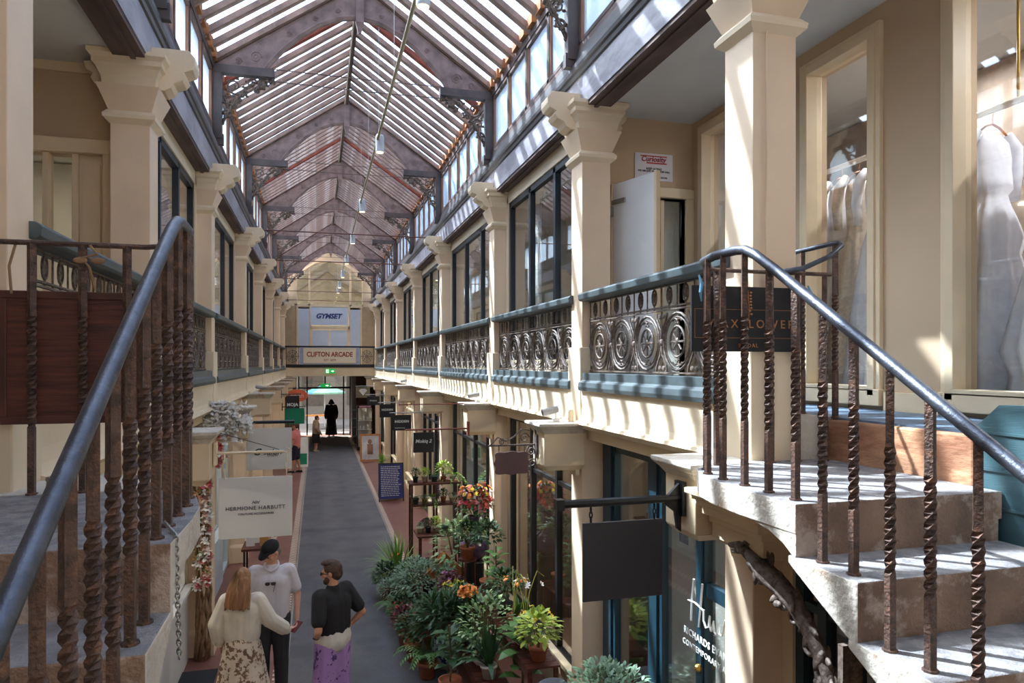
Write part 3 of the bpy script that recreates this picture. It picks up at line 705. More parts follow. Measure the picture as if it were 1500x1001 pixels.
# black shop sign behind right bars
t=thing('shop_sign','black WAXFLOWER sign with gold flower, behind the right stair railing','sign',(2.43,3.6,Z(.26)))
MB().box(-.37,.37,-.006,.008,-.19,.19).build('panel',blackm,t,bevel=.003)
gold=mat('copper_gilt',(190,130,84),.4,metal=.3)
text('lettering','WAXFLOWER',.58,gold,(0.02,-.008,-.03),parent=t,space=1.5)
text('lettering','BRIDAL',.13,gold,(0,-.008,-.155),parent=t,space=1.3)
m=MB()
for z in (.055,-.11): m.box(-.35,.35,-.0085,-.006,z-.001,z+.001)
m.box(-.351,-.349,-.0085,-.006,-.11,.055).box(.349,.351,-.0085,-.006,-.11,.055).build('border_line',gold,t)
rr=random.Random(2); m=MB()
m.tube([(0,-.009,-.02),(.004,-.009,.06),(-.004,-.009,.17)],.0025,5)
for i in range(16):
    z=.03+i*.009; x=(-1)**i*(.008+.012*rr.random()); m.ell((x,-.009,z),(.009,.002,.006),6,4)
m.build('flower_emblem',gold,t)
m=MB().tube([(0,0,.05),(.01,-.01,0),(0,-.015,-.05),(.008,-.012,-.1)],[.006,.012,.01,.004],6)
bl=m.build('blue_ribbon',mat('blue_ribbon',(110,160,190),.8),loc=(2.07,3.53,Z(.45))); tag(bl,'pale blue ribbon tied at the left corner of the black flower sign','ribbon')
tag(MB().tube([(0,0,.04),(.01,-.01,0),(0,-.012,-.07)],[.005,.01,.004],6).build('blue_ribbon',MC['blue_ribbon'],loc=(2.79,3.53,Z(.42))),'pale blue ribbon tied at the right corner of the black flower sign','ribbon')
# scrolled iron bracket under the right stair
m=MB(); rr=random.Random(5)
path=[Vector((2.2,3.25,Z(-1.0))),Vector((2.2,3.12,Z(-1.06))),Vector((2.2,2.98,Z(-1.10))),Vector((2.2,2.86,Z(-1.16))),Vector((2.2,2.75,Z(-1.26))),Vector((2.2,2.66,Z(-1.38))),Vector((2.2,2.6,Z(-1.52))),Vector((2.2,2.56,Z(-1.7))),Vector((2.2,2.54,Z(-1.9)))]
m.tube(path,[.03,.055,.05,.042,.038,.034,.032,.03,.03],8)
for i in range(70):
    k=rr.random()*7.9; a=path[int(k)].lerp(path[int(k)+1],k-int(k))
    R=Matrix.Rotation(rr.random()*6,3,'X')@Matrix.Rotation(rr.uniform(-.5,.5),3,'Z')
    m.ell(a+Vector((rr.uniform(-.035,.035),rr.uniform(-.05,.05),rr.uniform(-.05,.05))),(.012,.05,.02),7,5,R=R)
for s in range(6):
    c=path[1+s]; pts=[c+Vector((0,.03+.05*(1-i/14)*math.cos(i*.55+s),-.05+.05*(1-i/14)*math.sin(i*.55+s))) for i in range(14)]; m.tube(pts,.01,6)
# dragon-like head
h=path[0]; m.ell(h+Vector((0,.04,.01)),(.035,.06,.035),8,6); m.cap(h+Vector((0,.08,.02)),.024,h+Vector((0,.17,.0)),.014); m.cap(h+Vector((0,.08,-.01)),.018,h+Vector((0,.15,-.03)),.01)
for s in (-1,1): m.tube([h+Vector((s*.02,.03,.03)),h+Vector((s*.03,-.01,.06)),h+Vector((s*.03,-.05,.055))],[.012,.01,.003],6)
tag(m.build('scroll_bracket',ironm,smooth=True),'ornate leafy iron bracket with a beast head under the right stairs','bracket')
tag(MB().box(2.15,2.25,2.5,2.53,0,Z(-1.2)).box(2.1,2.3,2.45,2.58,0,.04).build('iron_post',ironm),'slim iron post carrying the leafy bracket under the right stairs','post')
trim(MB().tube([(2.6,3.642,Z(2.05)),(2.585,3.64,Z(1.95)),(2.59,3.64,Z(1.2)),(2.583,3.64,Z(.9)),(2.588,3.64,Z(.2))],.006,6),peachcol)
# chains on left
def chain_obj(p,q,n,label,sag=.0):
    m=MB(); p=Vector(p);q=Vector(q)
    for i in range(n):
        t=(i+.5)/n; c=p.lerp(q,t)+Vector((0,0,-sag*4*t*(1-t))); d=(q-p).normalized(); L=(q-p).length/n*.75
        up=Vector((1,0,0)) if i%2 else Vector((0,1,0)); s=d.cross(up).normalized()
        pts=[c+d*L*math.cos(a)+s*L*.55*math.sin(a) for a in [2*PI*k/10 for k in range(10)]]
        m.tube(pts,.0028,5,closed=True)
    return tag(m.build('chain',steel),label,'chain')
chain_obj((-.452,2.55,zLAND+.005),(-.45,2.6,zLAND-.42),26,'steel chain hanging down from the edge of the left landing slab')
chain_obj((-.52,2.72,zLAND+.02),(-.452,2.56,zLAND+.005),12,'short steel chain lying across the left landing corner')
tag(MB().lathe([(.0,0),(.05,0),(.052,.004),(.052,.11),(.05,.115),(.0,.115)],n=20,cap=False).lathe([(.055,.1),(.055,.112)],n=20).build('metal_tin',steel,loc=(-1.02,3.3,zLAND),smooth=False),'round steel tin standing on the left landing behind the bars','tin')
# ================================================================ END OF THE ARCADE
yb=31.95
t=thing('bridge_balustrade','iron balustrade of the footbridge at the far end of the arcade','balustrade',(0,0,0))
m=MB()
for (a,b) in ((-1.3,-.75),(1.83,2.45)):
    c=(a+b)/2; zc=Z(.32)
    for rx,rz in ((.22,.26),(.15,.17),(.07,.08)): m.tube([(c+rx*math.cos(q),yb,zc+rz*math.sin(q)) for q in [2*PI*i/18 for i in range(18)]],.014,5,closed=True)
    for q in range(8): m.tube([(c,yb,zc),(c+.26*math.cos(q*PI/4),yb,zc+.3*math.sin(q*PI/4))],.012,5)
    m.box(a,a+.03,yb-.02,yb+.02,Z(-.05),Z(.7)).box(b-.03,b,yb-.02,yb+.02,Z(-.05),Z(.7))
m.build('ironwork',ironm,t); MB().box(XL,XR,yb-.06,yb+.06,Z(.7),Z(.78)).build('handrail',blackf,t); MB().box(XL,XR,yb-.09,yb+.09,Z(-.17),Z(-.03)).build('sill',blackf,t)
struct(MB().box(XL,XR,yb-.06,yb+2.6,Z(-.55),Z(-.17)).build('trim_70',creamdk))
t=thing('arcade_sign','cream CLIFTON ARCADE sign board on the far footbridge','sign',(.54,yb-.09,Z(.35)))
MB().box(-1.26,1.26,-.02,.02,-.36,.36).build('board',mat('blue_grey_board',(150,160,190),.5),t)
MB().box(-1.1,1.1,-.03,-.02,-.33,.33).build('panel',mat('sign_cream',(226,214,190),.5,var=.02),t)
m=MB()
for a in ((-1.12,1.12,.3,.33),(-1.12,1.12,-.33,-.3),(-1.12,-1.09,-.3,.3),(1.09,1.12,-.3,.3)): m.box(a[0],a[1],-.045,-.03,a[2],a[3])
m.build('frame',creamdk,t)
redl=mat('sign_red',(150,42,40),.5)
text('lettering','CLIFTON ARCADE',1.95,redl,(0,-.034,.05),parent=t,bold=.03,squash=1.25); text('lettering','EST 1879',.5,redl,(0,-.034,-.2),parent=t,bold=.01)
t=thing('exit_sign','green emergency exit sign with running figure and arrow, under the far footbridge','sign',(.55,yb-.1,Z(-.33)))
grn=mat('exit_green',(24,150,70),.4,emit=(24,170,80),es=.6); wht=mat('exit_white',(240,250,240),.4,emit=(240,255,245),es=.8)
MB().box(-.21,.21,-.03,.03,-.1,.1).build('case',grn,t)
m=MB().prism([(.04,.02),(.1,.02),(.1,.055),(.17,0),(.1,-.055),(.1,-.02),(.04,-.02)],'y',-.034,-.03); m.build('arrow',wht,t)
MB().box(-.17,-.05,-.033,-.03,-.075,.075).build('door_symbol',wht,t)
m=MB().ell((-.09,-.036,.05),(.014,.003,.014),8,6).tube([(-.09,-.036,.035),(-.1,-.036,-.01),(-.13,-.036,-.05)],.009,5).tube([(-.1,-.036,-.01),(-.075,-.036,-.03),(-.08,-.036,-.065)],.009,5).tube([(-.12,-.036,.01),(-.09,-.036,.03),(-.065,-.036,.0)],.007,5); m.build('running_figure',grn,t)
# upper end wall with gable window
ye=34.6; pbm=mat('pale_blue_panel',(196,208,226),.4,var=.03)
wall_holes('end','wall_end','y',ye,.15,-6,7,zGAL-.2,Z(2.74),[(-.94,2.08,zGAL-.1,Z(2.6))],mat('end_wall_paint',(188,166,134),.7))
P=[(-1.0,Z(4.0)),(-.6,Z(4.4)),(-.1,Z(4.75)),(.57,Z(4.9)),(1.24,Z(4.75)),(1.74,Z(4.4)),(2.14,Z(4.0))]
m=MB().box(-6,-1.0,ye,ye+.15,Z(2.74),Z(4.0)).box(2.14,7,ye,ye+.15,Z(2.74),Z(4.0))
m.prism([(-6,Z(4.0))]+P+[(7,Z(4.0)),(2.9,Z(4.1)),(.57,Z(5.75)),(-1.7,Z(4.1))],'y',ye,ye+.15); struct(m.build('wall_end',creamdk))
e=win(); m=MB()
for x in (-1.0,-.4,1.5,2.09): m.box(x,x+.09,ye-.03,ye+.08,Z(2.74),Z(4.75 if 0>x>-.5 or x==1.5 else 4.0))
m.box(-1.0,2.14,ye-.03,ye+.08,Z(2.7),Z(2.82)); m.tube([(x,ye-.01,z) for x,z in P],.06,6)
m.build('window_frame',creamdk,e); MB().prism([(-1.0,Z(2.8))]+P+[(2.14,Z(2.8))],'y',ye+.03,ye+.036).build('window_pane',glassw,e)
m=MB().box(-.94,2.08,ye+.02,ye+.1,zGAL-.1,Z(2.6)); 
e=empty('door_4'); struct(e)
m=MB()
for x in (-.94,-.35,1.44,2.0): m.box(x,x+.085,ye-.04,ye+.06,zGAL-.1,Z(2.7))
m.box(-.3,1.5,ye-.04,ye+.06,Z(1.62),Z(1.78)).box(.53,.61,ye-.03,ye+.06,zGAL,Z(1.62)).box(-.26,-.2,ye-.03,ye+.06,zGAL,Z(1.62)).box(1.38,1.44,ye-.03,ye+.06,zGAL,Z(1.62)); m.build('door_frame',creamdk,e)
MB().box(-.2,.53,ye,ye+.04,zGAL,Z(1.6)).box(.61,1.38,ye,ye+.04,zGAL,Z(1.6)).box(-.85,-.35,ye,ye+.04,zGAL,Z(2.66)).box(1.52,2.0,ye,ye+.04,zGAL,Z(2.66)).build('door_panel',pbm,e)
MB().box(.5,.64,ye-.07,ye-.03,Z(.55),Z(1.05)).build('door_handle',white,e)
t=thing('gym_sign','white sign board with blue GYMSET letters over the far upper doors','sign',(.57,ye-.03,Z(2.25)))
MB().box(-.86,.86,-.02,.03,-.42,.42).build('board',pbm,t); text('lettering','GYMSET',1.2,mat('gym_blue',(36,60,120),.5),(0,-.024,0),parent=t,shear=.25,bold=.05)
# roofscape behind gable window
m=MB()
for sgn in (-1,1):
    for k in range(14):
        y=ye+.6+k*.5; m.prism([(XC,Z(5.3)),(XC+sgn*2.0,Z(3.9)),(XC+sgn*2.0,Z(4.0)),(XC,Z(5.4))],'y',y,y+.3)
struct(m.build('ceiling',mat('far_roof_boards',(110,108,96),.8)))
struct(MB().box(-2,3.2,42,42.1,Z(-.4),Z(5.6)).build('wall_end',mat('sky_screen_wall',(120,118,104),.8)))  # added wall shutting out sky behind the gable glass, toned like its roof reflection
# lower passage
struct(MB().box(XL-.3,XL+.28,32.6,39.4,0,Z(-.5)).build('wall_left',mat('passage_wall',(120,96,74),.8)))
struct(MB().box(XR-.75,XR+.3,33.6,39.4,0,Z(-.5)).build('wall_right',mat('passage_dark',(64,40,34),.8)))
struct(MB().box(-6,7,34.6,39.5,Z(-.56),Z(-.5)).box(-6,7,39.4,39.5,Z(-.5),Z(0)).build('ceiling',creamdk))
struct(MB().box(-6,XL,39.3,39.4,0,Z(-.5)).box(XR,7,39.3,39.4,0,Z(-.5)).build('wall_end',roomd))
e=empty('door_5'); struct(e); m=MB()
for x in (-.98,-.55,1.35,1.7): m.box(x,x+.07,39.2,39.3,0,Z(-.56))
m.box(-.98,1.77,39.2,39.3,Z(-1.35),Z(-1.25)).box(-.98,1.77,39.2,39.3,Z(-.62),Z(-.52)).box(.38,.45,39.2,39.3,Z(-1.3),Z(-.6)); m.build('door_frame',blackf,e)
MB().box(-.9,1.7,39.24,39.245,Z(-1.25),Z(-.6)).build('door_glass',glassw,e)
t=thing('exit_sign','small green exit sign on the dark transom of the far doorway','sign',(.42,39.15,Z(-1.18))); MB().box(-.25,.25,-.02,.02,-.1,.1).build('case',grn,t)
m=MB().prism([(.02,.03),(.1,.03),(.1,.06),(.2,0),(.1,-.06),(.1,-.03),(.02,-.03)],'y',-.024,-.02).build('arrow',wht,t)
# street outside
t=thing('parasol','pale green and blue market parasol in the street beyond the far door','parasol',(.45,44.5,0))
MB().tube([(0,0,0),(0,0,2.45)],.025,8).build('pole',white,t)
m=MB();
def parasolseg(k0,k1,mt):
    vs=[(0,0,2.62)];n=8
    for k in range(k0,k1+1): a=2*PI*k/n+.2; vs.append((1.25*math.cos(a),1.25*math.sin(a),2.12))
    for k in range(k0,k1+1): a=2*PI*k/n+.2; vs.append((1.25*math.cos(a),1.25*math.sin(a),2.02))
    q=k1-k0+1; fs=[(0,i+1,i+2) for i in range(k1-k0)]+[(i+1,q+i+1,q+i+2,i+2) for i in range(k1-k0)]
    o=MB().add(vs,fs).build('canopy_panel',mt,t); s=o.modifiers.new('s','SOLIDIFY'); s.thickness=.01
parasolseg(0,3,mat('canopy_mint',(150,206,180),.7)); parasolseg(3,5,mat('canopy_blue',(90,160,180),.7)); parasolseg(5,8,MC['canopy_mint'])
t=thing('market_stall','market stall table with a white cloth beyond the far door','table',(.2,43,0))
MB().box(-.8,.9,-.4,.4,.72,.76).build('table_top',woodl,t)
for x in (-.75,.8):
    for y in (-.35,.3): MB().box(x,x+.04,y,y+.04,0,.72).build('leg',blackf,t)
MB().box(-.8,.9,-.42,-.4,.35,.77).build('cloth',white,t)
rr=random.Random(9)
for i in range(14):
    o=MB().ell((0,0,.052),(.05,.05,.05),8,6).build('fruit',mat('fruit_orange',(226,160,70),.5),loc=(-.6+.11*i,42.85+rr.uniform(-.1,.2),.761)); tag(o,'orange and yellow produce laid on the far market stall','fruit','produce on the far stall')
fac=mat('street_facade',(130,120,108),.8,var=.06)
t=thing('building','pale street building with dark windows seen through the far doorway','building',(0,50,0))
MB().box(-14,18,0,4,0,17).build('wall',fac,t)  # height and nearness shaped to keep the street in shade
for x in (-7,-4,-1,2,5,8):
    for z in (1,4.4,7.6): MB().box(x,x+1.4,-.05,.0,z,z+2).build('window',roomd,t)
# ================================================================ SHOPFRONTS (ground floor)
zST=Z(-.74)
cols={('right',-1):(tealf,3),('right',0):(tealf,0),('right',1):(blackf,3),('right',2):(blackf,4),('right',3):(blackf,4),('right',4):(creamdk,4),('right',5):(blackf,4),('right',6):(tealf,4),
      ('left',-1):(white,3),('left',0):(paleb,3),('left',1):(white,4),('left',2):(paleb,4),('left',3):(creamdk,4),('left',4):(blackf,4),('left',5):(creamdk,4),('left',6):(blackf,4)}
pier=mat('shopfront_cream',(216,196,164),.6,var=.04)
floorw=mat('shop_floor',(150,128,104),.6,var=.1)
for side in ('left','right'):
    xs=.22 if side=='right' else .3
    for i in range(-1,7):
        a,b=(2.78,3.65) if i<0 else bays[i]
        fm,n=cols[(side,i)]
        if n==0:
            e=win(); m=MB()
            for (p,q) in ((6.16,6.45),(5.22,5.47),(4.56,4.67),(3.95,4.05)): m.box(S(side,xs),S(side,xs+.09),p,q,0,zST); m.box(S(side,xs-.02),S(side,xs),p+.06 if q-p>.2 else p+.02,q-.06 if q-p>.2 else q-.02,0,zST)
            m.box(S(side,xs+.005),S(side,xs+.085),3.95,6.45,zST-.1,zST).box(S(side,xs+.005),S(side,xs+.085),4.67,6.16,0,.3).box(S(side,xs+.01),S(side,xs+.07),4.05,4.56,0,.25).box(S(side,xs+.01),S(side,xs+.07),4.05,4.56,2.15,2.25)
            m.build('window_frame',fm,e); MB().box(S(side,xs+.03),S(side,xs+.036),3.97,6.43,.1,zST-.02).build('window_pane',glassw,e)
            o=MB().tube([(S(side,xs-.06),4.6,1.0),(S(side,xs-.08),4.6,1.05),(S(side,xs-.08),4.6,1.3),(S(side,xs-.06),4.6,1.35)],.012,8).ell((S(side,xs-.03),4.6,1.62),(.03,.03,.03),8,6).build('door_handle',brass,e)
        else:
            m=MB().box(S(side,xs-.02),S(side,xs+.12),a,a+.1,0,zST).box(S(side,xs-.02),S(side,xs+.12),b-.1,b,0,zST); trim(m,pier)
            zs=.45 if side=='right' else .95
            if i>=0: trim(MB().box(S(side,xs-.03),S(side,xs+.1),a+.1,b-.1-(1.0 if i>1 else 0),0,zs).box(S(side,xs-.09),S(side,xs+.02),a+.1,b-.1-(1.0 if i>1 else 0),zs,zs+.05),fm if fm in(white,paleb) else pier)
            e=framewin(side,a+.1,b-.1,zs if i<=1 else .02,zST,xs,n,fm,.07,.07,mid=2.45)
        # interiors
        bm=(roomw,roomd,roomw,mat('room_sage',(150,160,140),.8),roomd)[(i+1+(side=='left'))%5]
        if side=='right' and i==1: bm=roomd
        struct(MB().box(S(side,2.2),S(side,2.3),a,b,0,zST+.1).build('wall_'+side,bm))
        struct(MB().box(S(side,.4),S(side,2.2),b+.02,b+.12,0,zGAL-.2).build('wall_'+side,bm))
        struct(MB().box(S(side,xs),S(side,2.3),a,b+.3,-.012,.006).build('floor',floorw))
    # lintel above shopfronts
    trim(MB().box(S(side,xs-.03),S(side,xs+.16),3.645,YB,zST-.02,zGAL-.15),pier)
    wx=3.06 if side=='right' else -1.96
    struct(MB().box(wx,wx+(.1 if side=='right' else -.1),YA,2.78,0,zGAL-.16).build('wall_'+side,cream))
# fill lamps added under the room ceilings to brighten the interiors
def lamp(x,y,z,e,label,col=(1,.86,.68),r=.06):
    t=thing('fill_lamp',label,'lamp',(x,y,z)); 
    MB().lathe([(r,0),(r,.03),(r*.5,.04)],n=16).build('housing',white,t); 
    MB().lathe([(r*.8,-.004),(r*.8,0)],n=16).build('diffuser',mat('fill_lamp_glow',(255,236,205),.5,emit=(255,226,180),es=8),t)
    l=bpy.data.lights.new('lamp_light','AREA'); l.shape='DISK'; l.size=.12; l.energy=e*.7; l.color=col
    o=bpy.data.objects.new('lamp_light',l); C.objects.link(o); o.location=(0,0,-.02); o.parent=t
k=0
wd=['first','second','third','fourth','fifth','sixth','seventh']
for side in ('left','right'):
    for i in range(0,7):
        a,b=bays[i]; y=(a+b)/2
        lamp(S(side,1.2),y,zGAL-.21,45,'added round fill lamp inside the %s ground floor shop on the %s'%(wd[i],side))
        if i>0: lamp(S(side,1.4),y,zBEAM-.03,35,'added round fill lamp in the upper room behind the %s %s balustrade'%(wd[i],side))
lamp(4.9,4.6,zBEAM-.03,45,'added round fill lamp inside the bridal shop, nearer the open door',col=(.96,.96,1)); lamp(4.9,2.6,zBEAM-.03,55,'added round fill lamp inside the bridal shop, above the large window',col=(.96,.96,1))
# lettering on the gallery glass
inkw=mat('white_vinyl',(236,236,232),.5)
t=thing('window_lettering','white signature and RICHARDS EVANS CONTEMPORARY ART lettering on the gallery shop glass','lettering',(S('right',.195),4.55,1.95))
m=MB()
def stroke(pts,r=.008): m.tube([(0,-x,z) for x,z in pts],r,5)
c=-.02
stroke([(-.16,-.02),(-.15,.15),(-.12,.30)],.009); stroke([(-.05,-.03),(-.03,.1),(.0,.3)],.009); stroke([(-.2,.12),(-.1,.13),(.02,.11)],.007)
stroke([(.02,.12),(.02,.04),(.05,.0),(.085,.02),(.1,.1),(.1,.03),(.12,.0)],.008); stroke([(.12,.0),(.15,.08),(.16,.01),(.19,.0),(.23,.1),(.22,.02),(.26,.02),(.30,.14)],.008)
m.build('signature',inkw,t)
text('lettering','RICHARDS EVANS',.62,inkw,(0,-.05,-.12),face='-x',parent=t,space=1.1,bold=.01); text('lettering','CONTEMPORARY ART',.66,inkw,(0,-.05,-.21),face='-x',parent=t,space=1.1)
t=thing('face_mask','pale blue face mask hanging by its loops inside the gallery door glass','mask',(S('right',.16),4.82,.62))
m=MB(); 
for i in range(4): m.box(-.006-.004*i,-.002-.004*i,-.085,.085,-.05+.03*i,-.02+.03*i)
m.box(-.003,.003,-.088,.088,-.05,.05); m.build('cloth',mat('mask_blue',(150,190,215),.8),t)
MB().tube([(0,-.08,.05),(0,-.02,.18),(0,0,.22),(0,.02,.18),(0,.08,.05)],.003,5).build('loop',white,t)
t=thing('notice','small white notice taped low on the gallery glass by the door','notice',(S('right',.2),4.42,.95)); MB().box(-.002,.002,-.09,.09,-.06,.06).build('sheet',white,t)
# art on white wall inside
t=thing('artwork','small dark framed drawing on the wall of the gallery shop','picture',(3.2,5.7,2.35)); MB().box(-.01,.02,-.13,.13,-.17,.17).build('sheet',mat('drawing_paper',(214,212,208),.8),t)
MB().box(-.014,-.01,-.08,.08,-.12,.1).build('drawing',mat('drawing_ink',(120,120,122),.8,var=.4,scale=20),t)
struct(MB().box(3.22,3.28,4.7,6.4,0,2.9).build('wall_right',roomw))
# ================================================================ HANGING SIGNS
def hang(label,Y,x0,x1,z0,z1,zp,xp0,xp1,bmat,pmat,pr=.012,attach=1,name='hanging_sign',round_=0,poly=None):
    """board x0..x1,z0..z1 ; pole at zp from xp0 (free end) to xp1 (fixed end)"""
    t=thing(name,label,'sign',(0,Y,0))
    if poly: m=MB().prism(poly,'y',-.008,.008)
    else: m=MB().box(x0,x1,-.008,.008,z0,z1)
    m.build('board',bmat,t,bevel=.002)
    MB().tube([(xp0,0,zp),(xp1,0,zp)],pr,8).build('pole',pmat,t)
    if abs(xp1-xp0)>.1: MB().box(xp1-.012,xp1+.012,-.05,.05,zp-.1,zp+.1).build('wall_plate',pmat,t)
    for x in (x0+.05,x1-.05):
        m=MB()
        n=3; 
        for i in range(n):
            c=zp-pr-(zp-pr-z1)*(i+.5)/n; h=(zp-pr-z1)/n*.7
            m.tube([((x+.4*h*math.cos(a)) if i%2 else x,0 if i%2 else .4*h*math.cos(a),c+h*math.sin(a)) for a in [2*PI*k/10 for k in range(10)]],.004,5,closed=True)
        m.build('hook',pmat,t)
    return t
inkd=mat('sign_ink',(70,68,72),.6); inkl=mat('sign_pale_ink',(226,226,222),.6)
# big near black sign
t=hang('large blank black square sign hanging from a thick black pole on the right',3.77,1.465,1.965,Z(-1.365),Z(-.915),Z(-.80),1.33,2.085,mat('charcoal_board',(58,56,60),.55,var=.05),blackf,pr=.024)
MB().box(1.30,1.345,-.03,.03,Z(-.83),Z(-.77)).build('pole_end',blackf,t)
MB().prism([(2.085,Z(-.7)),(2.085,Z(-1.0)),(2.06,Z(-.98)),(2.045,Z(-.88)),(1.98,Z(-.83)),(1.98,Z(-.8))],'y',-.012,.012).build('bracket',blackf,t)
# scalloped brown sign
sx0,sx1,sz0,sz1=1.66,2.02,Z(-1.09),Z(-.86); cx=(sx0+sx1)/2; cz=(sz0+sz1)/2; hw=(sx1-sx0)/2; hh=(sz1-sz0)/2
poly=[]
for i in range(48):
    a=2*PI*i/48; c,s=math.cos(a),math.sin(a); k=(abs(c)**5+abs(s)**5)**(-1/5); k*=1+.05*math.cos(8*a); poly.append((cx+hw*c*k*.97,cz+hh*s*k*.97))
t=hang('blank brown scallop-edged sign on a scrolled iron bracket beside the flower shop',6.65,sx0,sx1,sz0,sz1,Z(-.80),1.6,2.09,mat('brown_board',(104,78,76),.6),ironm,pr=.009,poly=poly)
m=MB()
m.tube([(1.62,0,Z(-.80)),(1.7,0,Z(-.72)),(1.78,0,Z(-.76)),(1.86,0,Z(-.72)),(1.95,0,Z(-.64)),(2.03,0,Z(-.66))],.008,6)
for (x,z,r,p) in ((1.97,-.73,.05,0),(2.04,-.86,.05,2),(1.74,-.765,.03,1),(2.05,-.98,.045,0)): m.tube([(x+r*(1-.8*i/20)*math.cos(p+i*.5),0,Z(z)+r*(1-.8*i/20)*math.sin(p+i*.5)) for i in range(20)],.006,5)
m.tube([(2.085,0,Z(-.6)),(2.085,0,Z(-1.03))],.01,6).build('scrollwork',ironm,t)
# Mokiq 2
t=hang('small black Mokiq 2 sign under a thin rust-coloured pole over the flower shelves',9.95,1.31,1.6,Z(-1.26),Z(-.975),Z(-.935),1.2,2.1,blackm,mat('rust_pole',(134,70,56),.6),pr=.012)
text('lettering','Mokiq 2',.23,inkl,(1.455,-.012,Z(-1.1)),parent=t,shear=.25,bold=.02)
t=hang('black HIDDEN sign, larger of the two, beyond the Mokiq 2 sign',14.55,1.49,1.875,Z(-1.375),Z(-1.055),Z(-1.01),1.43,2.1,blackm,steel,pr=.012)
text('lettering','HIDDEN',.28,inkl,(1.68,-.012,Z(-1.19)),parent=t,bold=.03,space=1.1); text('lettering','hairdressing',.2,inkl,(1.64,-.012,Z(-1.32)),parent=t)
t=hang('black HIDDEN sign, further and smaller, beyond the larger HIDDEN sign',18.8,1.59,1.99,Z(-1.42),Z(-1.07),Z(-1.03),1.55,2.1,blackm,steel,pr=.012)
text('lettering','HIDDEN',.29,inkl,(1.79,-.012,Z(-1.22)),parent=t,bold=.03,space=1.1)
t=hang('plain dark grey sign, the farthest of the dark signs on the right',23.1,1.55,1.95,Z(-1.34),Z(-1.05),Z(-1.0),1.5,2.1,blackm,steel,pr=.012); text('lettering','STUDIO',.22,inkl,(1.75,-.012,Z(-1.2)),parent=t)
t=hang('olive sign with a white diamond near the far door on the right',27.4,1.42,1.95,Z(-1.3),Z(-.9),Z(-.86),1.4,2.1,mat('olive_board',(128,116,88),.6),steel,pr=.012)
MB().prism([(1.53,Z(-1.02)),(1.61,Z(-.96)),(1.77,Z(-.96)),(1.85,Z(-1.02)),(1.69,Z(-1.22))],'y',-.014,-.008).build('diamond_emblem',inkl,t)
tag(MB().tube([(1.1,9.9,Z(-.575)),(2.1,9.95,Z(-.575))],.008,6).build('curtain_rod',MC['rust_pole']),'thin empty rust-coloured rod above the Mokiq 2 sign','rod')
# left signs
t=hang('large white HERMIONE HARBUTT sign hanging above the woman in the cream blouse',6.65,-.835,-.215,Z(-1.55),Z(-1.01),Z(-.79),-.29,-.86,signw,creamdk,pr=.012)
text('lettering','HERMIONE HARBUTT',.5,inkd,(-.525,-.012,Z(-1.285)),parent=t,bold=0,space=1.1); text('lettering','COUTURE ACCESSORIES',.3,inkd,(-.525,-.012,Z(-1.335)),parent=t,space=1.05); text('monogram','HH',.07,inkd,(-.525,-.012,Z(-1.235)),parent=t,shear=.5)
MB().tube([(-.86,0,Z(-.6)),(-.33,0,Z(-.77))],.003,5).build('stay_wire',blackf,t)
m=MB(); m.tube([(-.29,0,Z(-.79)),(-.25,0,Z(-.80)),(-.24,0,Z(-.77)),(-.26,0,Z(-.76))],.008,6).build('pole_curl',creamdk,t)
t=hang('white sign with a black script initial behind the HERMIONE HARBUTT sign',10.1,-.92,-.335,Z(-1.44),Z(-.875),Z(-.795),-.3,-.93,signw,blackf,pr=.022)
text('lettering','G',.1,blackm,(-.77,-.012,Z(-1.2)),parent=t,shear=.4,bold=.02); text('lettering','salon',.24,blackm,(-.58,-.012,Z(-1.2)),parent=t,shear=.4); text('lettering','STUDIO',.14,blackm,(-.58,-.012,Z(-1.245)),parent=t)
tag(MB().lathe([(.03,0),(.045,.02),(.05,.0),(.0,.03)],n=10,cap=False).ell((0,0,.03),(.05,.05,.02),8,6).build('bird_ornament',mat('blue_plume',(80,110,150),.6),loc=(-.42,10.05,Z(-.905))),'small blue ornament clipped under the black pole end of the script initial sign','ornament') if False else None
t=hang('black MOJA sign above a green board on the left',18.8,-.76,-.44,Z(-1.14),Z(-.82),Z(-.78),-.4,-.88,blackm,blackf,pr=.012)
text('lettering','MOJA',.27,inkl,(-.6,-.012,Z(-1.05)),parent=t,bold=.03)
t=hang('green rectangular board hanging beyond the MOJA sign',19.8,-.84,-.33,Z(-1.62),Z(-1.2),Z(-1.16),-.3,-.9,mat('green_board',(16,128,96),.6),blackf,pr=.012)
poly=[(-.62+.34*math.cos(2*PI*i/28),Z(-1.02)+.2*math.sin(2*PI*i/28)) for i in range(28)]
t=hang('orange oval sign with pale lettering above the MOJA sign',23.4,-.92,-.33,Z(-1.2),Z(-.84),Z(-.78),-.3,-.9,mat('orange_oval',(236,112,74),.5),blackf,pr=.012,poly=poly); text('lettering','open',.4,inkl,(-.62,-.012,Z(-1.02)),parent=t)
